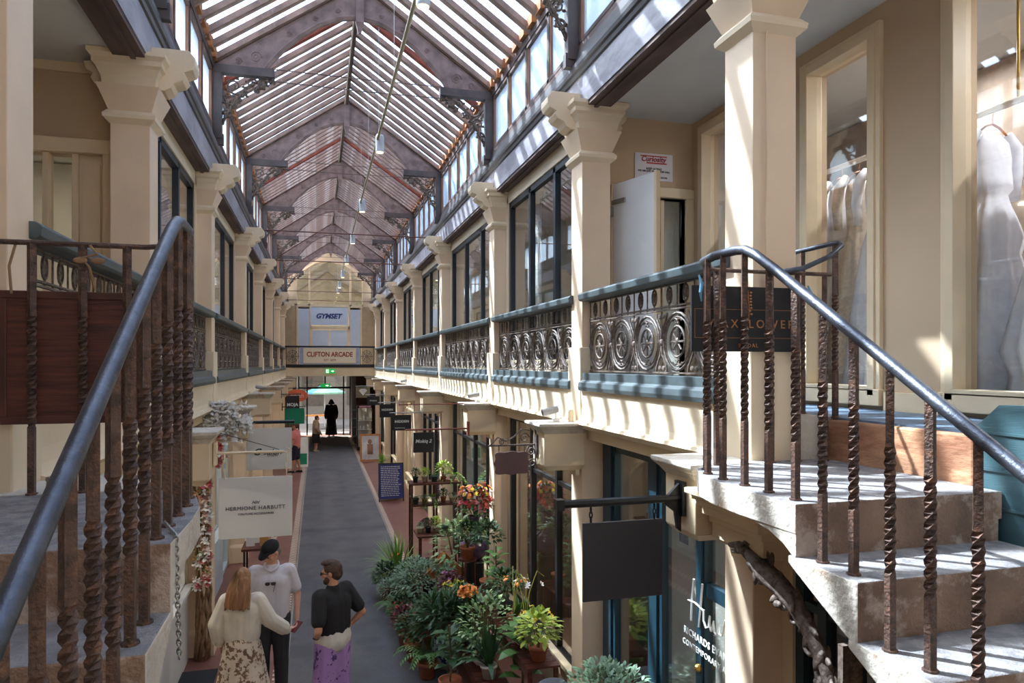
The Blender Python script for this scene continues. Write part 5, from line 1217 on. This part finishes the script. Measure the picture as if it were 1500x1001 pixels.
# ================================================================ PLANTS
def leafm(n,c,v=.25,c2=None): return mat('leaf_'+n,c,.5,var=v,scale=9,col2=c2,mixs=6)
LG=leafm('dark_green',(50,84,44)); LM=leafm('mid_green',(78,118,54)); LB=leafm('bright_green',(126,168,66)); LS=leafm('silver_green',(120,148,120)); LY=leafm('lime',(170,190,80)); LR=leafm('burgundy',(100,52,54)); LV=leafm('varied',(84,122,64),c2=(170,190,140))
stemm=mat('plant_stem',(110,92,60),.7,var=.2); soil=mat('soil',(58,42,32),.95)
def leaf(m,b,d,L,W,droop=.3,n=3,fold=0):
    b=Vector(b); d=Vector(d).normalized(); s=d.cross(Vector((0,0,1))); s=s.normalized() if s.length>.05 else Vector((1,0,0)); vs=[];p=b.copy();dd=d.copy()
    ws=[.25,1,.85,0][:n+1] if n==3 else [.4]+[1]*(n-2)+[.6,0]
    for i in range(n+1):
        w=W*.5*ws[i]; up=s.cross(dd)*fold*w
        if i<n: vs+= [p+s*w+up,p-s*w+up]
        else: vs.append(p)
        dd=(dd+Vector((0,0,-droop/n*1.6))).normalized(); p=p+dd*L/n
    fs=[(2*i,2*i+1,2*i+3,2*i+2) for i in range(n-1)]+[(2*n-2,2*n-1,2*n)]
    m.add(vs,fs)
def bushy(seed,R,H,n,L,W,squash=1.0,base=.0):
    rr=random.Random(seed); m=MB()
    for i in range(n):
        a=rr.random()*2*PI; ph=math.acos(1-rr.random()*1.25); r=R*(.45+.55*rr.random()**.5)
        d=Vector((math.sin(ph)*math.cos(a),math.sin(ph)*math.sin(a),math.cos(ph))); p=Vector((d.x*r,d.y*r,base+H*.42+d.z*r*H/(2*R)*1.1))
        dd=d+Vector((rr.uniform(-.6,.6),rr.uniform(-.6,.6),rr.uniform(-.2,.7))); leaf(m,p,dd,L*rr.uniform(.7,1.25),W*rr.uniform(.8,1.2),.5)
    return m
def stems(seed,R,H,n):
    rr=random.Random(seed+99); m=MB()
    for i in range(n):
        a=rr.random()*2*PI; r=R*rr.random()*.6; m.tube([(r*.1*math.cos(a),r*.1*math.sin(a),0),(r*.5*math.cos(a),r*.5*math.sin(a),H*.35),(r*math.cos(a),r*math.sin(a),H*.75)],[.006,.005,.003],5)
    return m
def grassy(seed,R,H,n,W=.014):
    rr=random.Random(seed); m=MB()
    for i in range(n):
        a=rr.random()*2*PI; t=rr.random(); d=Vector((math.cos(a)*t*.7,math.sin(a)*t*.7,1.0)); leaf(m,(.02*math.cos(a),.02*math.sin(a),0),d,H*rr.uniform(.7,1.1),W,.25+.9*t,6)
    return m
def broad(seed,H,n,L,W,up=.6):
    rr=random.Random(seed); m=MB()
    for i in range(n):
        a=i*2.4+rr.random()*.5; z=H*(.25+.75*i/n); leaf(m,(.01*math.cos(a),.01*math.sin(a),z),(math.cos(a),math.sin(a),up+rr.uniform(-.2,.3)),L*rr.uniform(.8,1.15),W,.45,3,fold=.25)
    return m
def palm(seed,H,n,L):
    rr=random.Random(seed); m=MB()
    for i in range(n):
        a=i*2.4+rr.random()*.4; d=Vector((math.cos(a)*.6,math.sin(a)*.6,1)).normalized(); p=Vector((0,0,H*.2*rr.random()));
        for k in range(12):
            d=(d+Vector((0,0,-.10-.012*k))).normalized(); p=p+d*L/12; s=d.cross(Vector((0,0,1))).normalized()
            for q in (-1,1): leaf(m,p,s*q+d*.8,L*.22*(1-.045*k),.014,.4,2 if False else 3)
    return m
def blossoms(seed,R,H,n,size,zmin=.5,base=0,petals=5):
    rr=random.Random(seed+5); m=MB()
    for i in range(n):
        a=rr.random()*2*PI; r=R*rr.random()**.5; z=base+H*(zmin+(1-zmin)*rr.random()*(1-.4*r/R)); c=Vector((r*math.cos(a),r*math.sin(a),z)); nd=Vector((math.cos(a)*.6,math.sin(a)*.6-.3,.8)).normalized(); s1=nd.orthogonal().normalized(); s2=nd.cross(s1)
        for k in range(petals):
            b=2*PI*k/petals; d=(s1*math.cos(b)+s2*math.sin(b)+nd*.35); leaf(m,c,d,size,size*.8,.1)
    return m
def pot(kind,r,h):
    m=MB()
    if kind=='round': pr=[(0,0),(r*.55,0),(r*.95,h*.35),(r*1.0,h*.6),(r*.8,h*.92),(r*.86,h),(r*.76,h),(r*.7,h*.9),(0,h*.88)]
    elif kind=='ribbed': pr=[(0,0),(r*.8,0),(r,h*.12),(r*.82,h*.24),(r*1.05,h*.4),(r*.85,h*.54),(r*1.0,h*.7),(r*.8,h*.84),(r*.95,h),(r*.8,h),(r*.75,h*.9),(0,h*.88)]
    elif kind=='bowl': pr=[(0,0),(r*.5,0),(r*.55,h*.1),(r*.95,h*.6),(r,h),(r*.93,h),(r*.88,h*.8),(0,h*.78)]
    else: pr=[(0,0),(r*.68,0),(r*.88,h*.8),(r*.98,h*.8),(r,h),(r*.88,h),(r*.84,h*.86),(0,h*.84)]
    m.lathe(pr,n=20,cap=False); return m
terra=mat('terracotta',(176,104,74),.8,var=.15,scale=10); potb=mat('black_plastic_pot',(38,36,36),.5); potw=mat('white_ceramic',(216,210,200),.3,var=.04); potbl=mat('blue_white_ceramic',(206,212,224),.25,var=.02,col2=(44,66,130),mixs=14,thr=(.52,.56)); potg=mat('green_glaze',(64,92,80),.3,var=.2); potc=mat('cream_ceramic',(214,200,170),.4); potd=mat('dark_teal_pot',(50,72,76),.4); potp=mat('purple_glaze',(110,92,120),.25,var=.4,scale=5,col2=(70,60,84),mixs=4)
PM={'terracotta':(terra,'std'),'black':(potb,'std'),'white':(potw,'std'),'blue and white':(potbl,'round'),'green glazed':(potg,'std'),'cream ribbed':(potc,'ribbed'),'white bowl':(potw,'bowl'),'teal':(potd,'std'),'cream':(potc,'std')}
_fc={}
def fol(kind,seed):
    k=(kind,seed)
    if k in _fc: return _fc[k]
    r=None
    if kind=='bushy': r=[('foliage',bushy(seed,.17,.34,330,.06,.028),LG),('stem',stems(seed,.15,.3,7),stemm)]
    elif kind=='silver': r=[('foliage',bushy(seed,.25,.36,800,.04,.018),LS),('stem',stems(seed,.2,.3,9),stemm)]
    elif kind=='spiky': r=[('foliage',bushy(seed,.2,.36,520,.10,.02,base=0),LG),('stem',stems(seed,.15,.25,7),stemm)]
    elif kind=='fern': r=[('fronds',palm(seed,.12,12,.3),LM)]
    elif kind=='palm': r=[('fronds',palm(seed,.4,11,.5),LB),('stem',stems(seed,.1,.3,5),stemm)]
    elif kind=='grass': r=[('blades',grassy(seed,.1,.62,170,.013),LB)]
    elif kind=='lime': r=[('foliage',bushy(seed,.15,.3,200,.07,.035),LY),('stem',stems(seed,.12,.26,6),stemm)]
    elif kind=='rubber': r=[('leaves',broad(seed,.45,15,.17,.085),LG),('stem',MB().tube([(0,0,0),(.01,0,.25),(0,.01,.5)],.009,6),stemm)]
    elif kind=='rubberlight': r=[('leaves',broad(seed,.5,18,.16,.09),LM),('stem',MB().tube([(0,0,0),(-.01,0,.25),(0,.01,.55)],.009,6),stemm)]
    elif kind=='strap': r=[('leaves',grassy(seed,.1,.4,26,.045),LG)]
    elif kind=='loose': r=[('foliage',bushy(seed,.28,.7,360,.06,.03,base=.1),LV),('stem',stems(seed,.3,.85,16),stemm)]
    elif kind=='tree': r=[('foliage',bushy(seed,.16,.26,260,.055,.026,base=.34),LG),('trunk',MB().tube([(0,0,0),(.01,0,.2),(0,0,.42)],.009,6),stemm)]
    elif kind=='orchid':
        m=MB(); 
        for s in (-1,0,1): m.tube([(0,0,0),(s*.05,.0,.25),(s*.13,-.02,.42),(s*.2,-.04,.36)],.004,5)
        r=[('leaves',grassy(seed,.1,.2,9,.05),LM),('stem',m,mat('orchid_stem',(190,180,90),.6))]
    elif kind=='succulent': r=[('rosettes',bushy(seed,.07,.08,120,.03,.016),LS)]
    elif kind=='burgundy': r=[('foliage',bushy(seed,.15,.3,260,.055,.032),LR),('stem',stems(seed,.12,.26,6),stemm)]
    elif kind=='trailing':
        m=MB(); rr=random.Random(seed)
        for i in range(14):
            a=rr.random()*2*PI; p=Vector((0,0,.02)); d=Vector((math.cos(a),math.sin(a),.9)).normalized()
            for k in range(9):
                d=(d+Vector((0,0,-.28))).normalized(); p=p+d*.045; 
                if p.z<-.18: break
                leaf(m,p,d+Vector((rr.uniform(-1,1),rr.uniform(-1,1),.3)),.055,.045,.3)
        r=[('leaves',m,LB)]
    _fc[k]=[(n,mm.build(n+'_proto',mt).data,mt) for n,mm,mt in r]
    for o in list(C.objects):
        if o.name.split('.')[0].endswith('_proto'): bpy.data.objects.remove(o)
    return _fc[k]
_pots={}
def plant(x,y,z,kind,potk,label,s=1.0,pr=.11,ph=.17,seed=1,fl=None,rz=0,group=None,cat='plant',name='potted_plant'):
    t=thing(name,label,cat,(x,y,z),rz,group)
    mt,pk=PM[potk]; key=(potk,pr,ph)
    if key not in _pots:
        o=pot(pk,pr,ph).build('pot',mt,t,smooth=True); _pots[key]=o.data
        so=MB().lathe([(0,ph*.83),(pr*.84,ph*.85)],n=16,cap=False).build('soil',soil,t); _pots[key]=(o.data,so.data)
    else:
        for n,d in zip(('pot','soil'),_pots[key]): o=bpy.data.objects.new(n,d); C.objects.link(o); o.parent=t
    for n,d,_ in fol(kind,seed):
        o=bpy.data.objects.new(n,d); C.objects.link(o); o.parent=t; o.location=(0,0,ph*.86); o.scale=(s,)*3
    if fl:
        fm,n_,size,zm=fl; R=.15 if kind!='strap' else .06
        o=blossoms(seed,R,.36,n_,size,zm).build('flowers',fm,t); o.location=(0,0,ph*.86); o.scale=(s,)*3; 
    return t
redf=mat('flower_red',(196,44,48),.6,var=.15); orf=mat('flower_orange',(240,150,70),.6,var=.15); yef=mat('flower_yellow',(240,200,60),.6); pkf=mat('flower_pink',(226,130,140),.6,var=.15); whf=mat('flower_white',(246,242,238),.6); coralf=mat('flower_coral',(228,104,84),.6,var=.15); purf=mat('flower_purple',(150,90,130),.6)
# staging steps
def crate(x0,x1,y0,y1,h,label,mt=woodm,name='plant_stand'):
    t=thing(name,label,'stand',((x0+x1)/2,(y0+y1)/2,0)); w=(x1-x0)/2; l=(y1-y0)/2
    m=MB(); n=max(2,int((y1-y0)/.12))
    for i in range(n): m.box(-w,w,-l+2*l*i/n+.005,-l+2*l*(i+1)/n-.005,h-.02,h)
    m.build('deck',mt,t)
    for a in (-w+.02,w-.06):
        for b in (-l+.02,l-.06): MB().box(a,a+.04,b,b+.04,0,h-.02).build('leg',mt,t)
    MB().box(-w,-w+.02,-l,l,h-.1,h-.02).build('rail',mt,t)
crate(1.68,2.02,7.4,10.5,.36,'low dark wooden stand under the middle row of the flower shop plants')
crate(2.06,2.42,6.85,9.6,.74,'taller dark wooden stand against the flower shop wall')
# bottom-front tier, on the floor
P0=[ # x,y,kind,pot,scale,seed,label,fl,pr,ph
 (1.47,7.95,'rubber','terracotta',1.3,1,'rubber plant with broad dark leaves at the front corner of the display',None,.14,.22),
 (1.9,8.0,'loose','black',1.25,2,'loose airy shrub with bare branches at the front of the flower display',None,.14,.22),
 (2.15,7.35,'rubberlight','green glazed',1.75,3,'bright broad-leaved rubber plant at the front by the wall',None,.14,.24),
 (1.3,8.55,'fern','terracotta',1.6,4,'spreading fern in terracotta at the carpet edge near the front',None,.13,.2),
 (1.2,9.1,'bushy','terracotta',1.25,5,'small dark bush in a tall terracotta pot at the carpet edge',(redf,10,.02,.5),.12,.25),
 (1.16,9.6,'burgundy','terracotta',1.2,6,'burgundy-leaved begonia with red flowers at the carpet edge',(redf,18,.025,.4),.12,.2),
 (1.18,10.1,'bushy','black',1.2,7,'dark green bush with red berries beside the carpet, middle of the row',(redf,14,.018,.5),.12,.16),
 (1.14,10.6,'fern','terracotta',1.3,8,'silvery fern in a low terracotta pot on the carpet edge',None,.11,.14),
 (1.16,11.1,'silver','terracotta',1.0,9,'small-leaved grey green bush behind the red begonias',None,.11,.15),
 (1.08,11.6,'bushy','terracotta',1.3,10,'outermost dark bush in a reddish pot standing on the carpet',None,.11,.18),
 (1.33,11.9,'grass','white',1.3,11,'tall bright green grass in a white pot with orange tips',(orf,10,.02,.8),.12,.25),
 (1.5,12.4,'palm','black',.8,12,'fine palm with arching fronds behind the tall bright grass',None,.12,.2),
 (1.56,8.8,'spiky','blue and white',1.7,13,'big dark spiky bush in a blue and white patterned pot',None,.17,.34),
 (1.48,9.45,'bushy','terracotta',1.5,14,'leafy green bush between the spiky bush and the begonias',(redf,8,.02,.6),.12,.2),
 (1.5,10.0,'fern','black',1.6,18,'broad green fern in the middle of the display',None,.12,.22),
 (1.52,10.75,'silver','black',1.7,15,'large silver green cloud-like bush in the middle of the display',None,.14,.25),
 (1.5,11.4,'silver','green glazed',1.4,16,'second silver green bush below the wooden bench',None,.13,.22),
 (1.8,11.75,'burgundy','black',1.4,17,'pink and burgundy leaved plant under the wooden bench',(pkf,20,.018,.4),.12,.18)]
for (x,y,k,p,s,sd_,lb,fl,pr,ph) in P0: plant(x,y,.001 if x>1.7 else .0185,k,p,lb,s,pr,ph,sd_,fl,rz=sd_)
P1=[('strap','white',1.2,21,'strap-leaved plant with a pink bloom nearest the front on the low stand',(pkf,8,.02,.6),.1,.15),
 ('succulent','white bowl',2.0,22,'pale succulents in a white and blue bowl on the low stand',None,.13,.1),
 ('fern','black',1.4,28,'fern between the white bowl and the orange bloom on the low stand',None,.11,.15),
 ('strap','black',1.5,24,'strap-leaved plant with big orange flower head',(orf,34,.05,.85),.11,.15),
 ('bushy','terracotta',1.3,23,'dark bush in a terracotta pot with wide rim on the low stand',None,.13,.16),
 ('lime','black',1.2,25,'lime green plant with yellow flowers on the low stand',(yef,22,.03,.5),.11,.15),
 ('burgundy','black',1.3,26,'purple-leaved plant beside the orange wooden crate',(purf,12,.035,.5),.11,.15),
 ('rubber','teal',.9,27,'small broad-leaved plant in a teal pot on the low stand',None,.11,.15)]
for i,(k,p,s,sd_,lb,fl,pr,ph) in enumerate(P1): plant(1.84,7.6+.37*i,.361,k,p,lb,s,pr,ph,sd_,fl,rz=sd_)
P2=[('lime','terracotta',1.3,31,'yellow green bush high on the tall stand nearest the pier',(yef,6,.02,.5),.11,.15),
 ('orchid','cream ribbed',1.3,32,'orchid with bare arching stems in a ribbed cream vase',(whf,5,.03,.9),.13,.26),
 ('orchid','terracotta',1.3,33,'pale orchid in a terracotta pot against the window',(orf,5,.03,.9),.1,.15),
 ('bushy','black',1.3,34,'dark leafy plant on the tall stand below the window',None,.11,.15),
 ('rubberlight','black',1.1,35,'light green upright plant on the tall stand',None,.11,.15),
 ('tree','terracotta',1.35,36,'round-headed small tree on the tall stand',None,.11,.16)]
for i,(k,p,s,sd_,lb,fl,pr,ph) in enumerate(P2): plant(2.24,7.05+.46*i,.741,k,p,lb,s,pr,ph,sd_,fl,rz=sd_)
plant(2.05,9.75,1.1,'bushy','terracotta','bushy plant in a bright terracotta pot in front of the grey vase',1.15,.11,.17,37)
t=thing('plant_stand','slim tall stand carrying the bright terracotta pot by the column','stand',(2.05,9.75,0))
MB().lathe([(.13,1.07),(.13,1.099)],n=16).build('top',woodm,t)
for k in range(3): a=2*PI*k/3; MB().tube([(.1*math.cos(a),.1*math.sin(a),1.07),(.13*math.cos(a),.13*math.sin(a),0)],.012,6).build('leg',woodm,t)
# shelf unit further back with small pots
t=thing('shelf_unit','dark wooden shelf unit crowded with small pots in front of the third shop','shelf',(2.05,12.55,0))
tops=[(.82,-.9,.36,12.3),(1.18,-.5,.36,13.3),(1.55,-.45,.36,13.4)]
MB().box(-.42,.42,-.75,-.2,.91,.94).build('bench_top',woodm,t)
MB().box(-.40,.40,.0,.3,1.29,1.32).build('middle_shelf',woodm,t); MB().box(-.46,.46,-.05,.35,1.68,1.71).build('top_shelf',woodm,t)
for x in (-.44,0,.41):
    MB().box(x,x+.035,.28,.315,0,1.68).build('upright',woodm,t); MB().box(x,x+.035,-.03,.0,.0,1.68).build('upright',woodm,t)
for x in (-.4,.36): MB().box(x,x+.05,-.74,-.69,0,.91).build('leg',woodm,t)
rr=random.Random(12)
lab={0:'on the front bench',1:'on the middle shelf',2:'on the top shelf'}
seq=[('succulent','cream',.09,.1),('bushy','teal',.07,.1),('lime','cream',.08,.11),('fern','green glazed',.09,.1),('succulent','terracotta',.07,.08),('trailing','white',.07,.1),('bushy','terracotta',.07,.1)]
od=['leftmost','second','third','fourth','fifth','rightmost']
for lev,(z,yy,n,k0) in enumerate(((.941,12.55-.48,6,0),(1.321,12.55+.15,5,3),(1.711,12.55+.15,5,1))):
    for i in range(n):
        k,p,pr,ph=seq[(i+k0)%7]; x=2.05-.34+.68*i/(n-1)
        sc_={'succulent':1.0,'bushy':.5,'lime':.55,'fern':.5,'trailing':.8}[k]
        if lev==2 and i==3: k='lime'; sc_=.95
        nm=od[i] if i<n-1 else 'rightmost'
        plant(x,yy,z,k,p,'%s small pot plant %s of the dark shelf unit, %s pot'%(nm,lab[lev],p),sc_,pr*.8,ph,40+lev*7+i,None)
# bouquet in tall vase
t=thing('flower_bouquet','large bouquet of coral, pink, yellow and orange flowers in a purple grey vase','flowers',(2.2,9.98,0.36))
MB().lathe([(0,-.36),(.14,-.36),(.14,.62),(.12,.64),(0,.64)],n=20,cap=False).build('plinth',blackf,t)
MB().lathe([(0,.64),(.08,.64),(.17,.72),(.22,.82),(.2,.9),(.1,.97),(.07,1.05),(.08,1.25),(.1,1.28),(.08,1.28)],n=24,cap=False).build('vase',potp,t,smooth=True)
for mt_,n_,sz,sd_,zm in ((coralf,26,.06,1,.45),(orf,16,.045,2,.7),(yef,14,.04,3,.75),(pkf,30,.04,4,.4),(redf,14,.04,5,.4),(whf,12,.035,6,.6)):
    o=blossoms(sd_*3,.25,.6,n_,sz,zm,base=1.15,petals=7).build('blooms',mt_,t)
bushy(77,.24,.5,240,.08,.035,base=1.2).build('foliage',LG,t)
bushy(78,.2,.5,70,.08,.03,base=.95).build('lower_leaves',LY,t)
# leafy climber beside bouquet
plant(2.2,10.9,.001,'loose','black','tall leafy shrub behind the coral bouquet',1.7,.14,.22,61)
# orange wooden crate, tilted board
t=thing('wooden_crate','orange wooden crate standing on one corner among the plants','crate',(1.93,10.85,.60)); R_=Matrix.Rotation(math.radians(45),4,'Y')
m=MB()
for i in range(4): m.box(-.2,.2,-.0,.02,-.2+.1*i+.004,-.1+.1*i-.004,R_)
m.build('slats',woodl,t)
m=MB()
for a in ((-.21,.21,.19,.21),(-.21,.21,-.21,-.19),(-.21,-.19,-.19,.19),(.19,.21,-.19,.19)): m.box(a[0],a[1],-.02,.16,a[2],a[3],R_)
m.build('sides',woodl,t)
# other things at the very front
t=thing('gift_wrap_plant','red foil-wrapped poinsettia at the bottom of the flower display','plant',(1.95,7.3,.0))
MB().lathe([(0,0),(.1,0),(.12,.15),(.2,.26),(.19,.26),(.1,.15)],n=14,cap=False).build('foil_wrap',mat('red_foil',(200,30,50),.3),t); o=bushy(90,.15,.2,110,.08,.045,base=.12).build('red_leaves',redf,t)
t=thing('watering_bucket','black bucket with pale rim beside the bright rubber plant','bucket',(1.7,7.0,0)); MB().lathe([(0,0),(.13,0),(.17,.42),(.18,.42),(.18,.45),(.16,.45),(.12,.04)],n=22,cap=False).build('body',potb,t); MB().lathe([(.175,.445),(.182,.455),(.165,.455)],n=22).build('rim',mat('rim_pale',(150,170,180),.4),t)
t=thing('chair_back','grey plastic chair standing against the first lower pier on the right','chair',(2.22,6.35,0)); t.scale=(.8,.8,.8)
MB().box(-.2,.2,-.2,.2,.43,.46).build('seat',mat('grey_plastic',(120,122,134),.5),t,bevel=.01)
m=MB(); K=10; vs=[]
for i in range(K+1):
    x=-.2+.4*i/K; vs+=[(x,.18+.05*(1-(x/.2)**2),.5),(x,.25+.05*(1-(x/.2)**2),.93-.06*(abs(x)/.2)**3)]
m.add(vs,[(2*i,2*i+2,2*i+3,2*i+1) for i in range(K)]); o=m.build('backrest',MC['grey_plastic'],t,smooth=True); s_=o.modifiers.new('s','SOLIDIFY'); s_.thickness=.012
for x in (-.18,.15):
    for y in (-.18,.15): MB().box(x,x+.03,y,y+.03,0,.43).build('leg',steel,t)
plant(2.2,5.6,.001,'spiky','terracotta','low conifer-like bush at the foot of the first lower pier',1.3,.15,.3,66)
plant(2.25,5.25,.001,'silver','terracotta','grey green bush in front of the gallery window at the bottom edge',1.6,.17,1.0,67)
plant(2.3,15.6,.001,'burgundy','terracotta','pink flowering plant in a terracotta pot beside the blue A-board',.8,.12,.18,68,(pkf,10,.02,.6))
plant(2.28,21.0,.001,'lime','terracotta','orange dried plant in a pot between the A-board and the framed poster',1.2,.14,.2,69,(orf,40,.03,.4))
plant(2.3,26.2,.001,'grass','teal','slender grass plant beside the framed poster',.7,.12,.18,70)
# ================================================================ FLORAL GARLAND on the left
t=thing('flower_garland','garland of artificial white and pink blossoms climbing twisted branches on the left','garland',(-1.44,9.85,0))
m=MB(); rr=random.Random(21)
for k in range(7):
    a=k*.9; pts=[]
    for i in range(15):
        z=.02+3.1*i/14; r=.085+.03*math.sin(i*.8+k); pts.append((r*math.cos(a+i*.45),r*math.sin(a+i*.45)*.7,z))
    m.tube(pts,[.02*(1-.4*i/14) for i in range(15)],7)
m.build('twisted_branches',mat('vine_wood',(150,116,84),.85,var=.3,scale=12,bump=.5),t,smooth=True)
def gar(mt,name,pts,size,pet,seed,centre=None):
    rr=random.Random(seed); m=MB()
    for c in pts:
        c=Vector(c); nd=Vector((rr.uniform(-.3,.8),-1,rr.uniform(-.2,.7))).normalized(); s1=nd.orthogonal().normalized(); s2=nd.cross(s1); z=size*rr.uniform(.7,1.2)
        for k in range(pet):
            b=2*PI*k/pet; leaf(m,c,s1*math.cos(b)+s2*math.sin(b)+nd*.4,z,z*.85,.08)
        if pet>5:
            for k in range(pet): b=2*PI*(k+.5)/pet; leaf(m,c+nd*.006,s1*math.cos(b)+s2*math.sin(b)+nd*1.2,z*.65,z*.5,.08)
    o=m.build(name,mt,t); return o
col=[(rr.uniform(-.08,.12),-.08+rr.uniform(-.06,.03),rr.uniform(.95,2.9)) for _ in range(150)]
topw=[(max(-.05,rr.gauss(.2,.16)),-.14+rr.uniform(-.14,.03),min(3.33,3.17+rr.gauss(0,.12))) for _ in range(260)]+[(rr.uniform(.1,.62),-.15+rr.uniform(-.08,.05),3.05+rr.gauss(0,.05)) for _ in range(100)]
pk=[(.1+rr.gauss(0,.09),-.14+rr.uniform(-.08,.04),2.8+rr.gauss(0,.2)) for _ in range(80)]
gar(whf,'white_blossoms',topw+col[:70],.06,5,1)['kind']='stuff'
gar(mat('flower_blush',(232,196,186),.6,var=.08),'blush_blossoms',col[70:110]+pk[:30],.06,7,2)
gar(coralf if False else mat('flower_rose',(222,120,120),.6,var=.12),'pink_blossoms',pk[30:]+col[110:130],.065,7,3)
gar(mat('flower_honey',(222,186,120),.6),'honey_blossoms',col[130:],.055,7,4)
m=MB()
for c in [(rr.uniform(-.1,.12),-.08+rr.uniform(-.05,.05),rr.uniform(1.2,3.1)) for _ in range(90)]: leaf(m,c,(rr.uniform(-1,1),-.6,rr.uniform(-.4,1)),.06,.03,.3)
m.build('leaves',LM,t)
# ================================================================ LIGHT, SKY, CAMERA
w=bpy.data.worlds.new('World'); sc.world=w; w.use_nodes=True; nt=w.node_tree
bg=nt.nodes['Background']; hs=nt.nodes.new('ShaderNodeHueSaturation'); hs.inputs['Saturation'].default_value=.55; sky=nt.nodes.new('ShaderNodeTexSky')
sky.sky_type='NISHITA'; sky.sun_disc=False; sky.sun_elevation=math.radians(50); sky.sun_rotation=math.radians(-46); sky.air_density=1.3; sky.dust_density=5.0; sky.ozone_density=1.0
nt.links.new(sky.outputs[0],hs.inputs['Color']); nt.links.new(hs.outputs[0],bg.inputs[0]); bg.inputs[1].default_value=0.72
sd=bpy.data.lights.new('sun','SUN'); sd.energy=18.5; sd.angle=.012; sd.color=(1,.94,.85)
so=bpy.data.objects.new('sun',sd); C.objects.link(so)
so.rotation_euler=Vector((1,-.95,-1.75)).to_track_quat('-Z','Y').to_euler()
cd=bpy.data.cameras.new('camera'); co=bpy.data.objects.new('camera',cd); C.objects.link(co)
co.location=(0,0,G); co.rotation_euler=(PI/2,0,-TH); cd.sensor_width=36; cd.lens=FPX/1500*36; cd.shift_y=32.5/1500; cd.clip_start=.05; cd.clip_end=300
sc.camera=co
sc.view_settings.view_transform='Standard'; sc.view_settings.look='None'; sc.view_settings.gamma=1; sc.view_settings.exposure=0.34
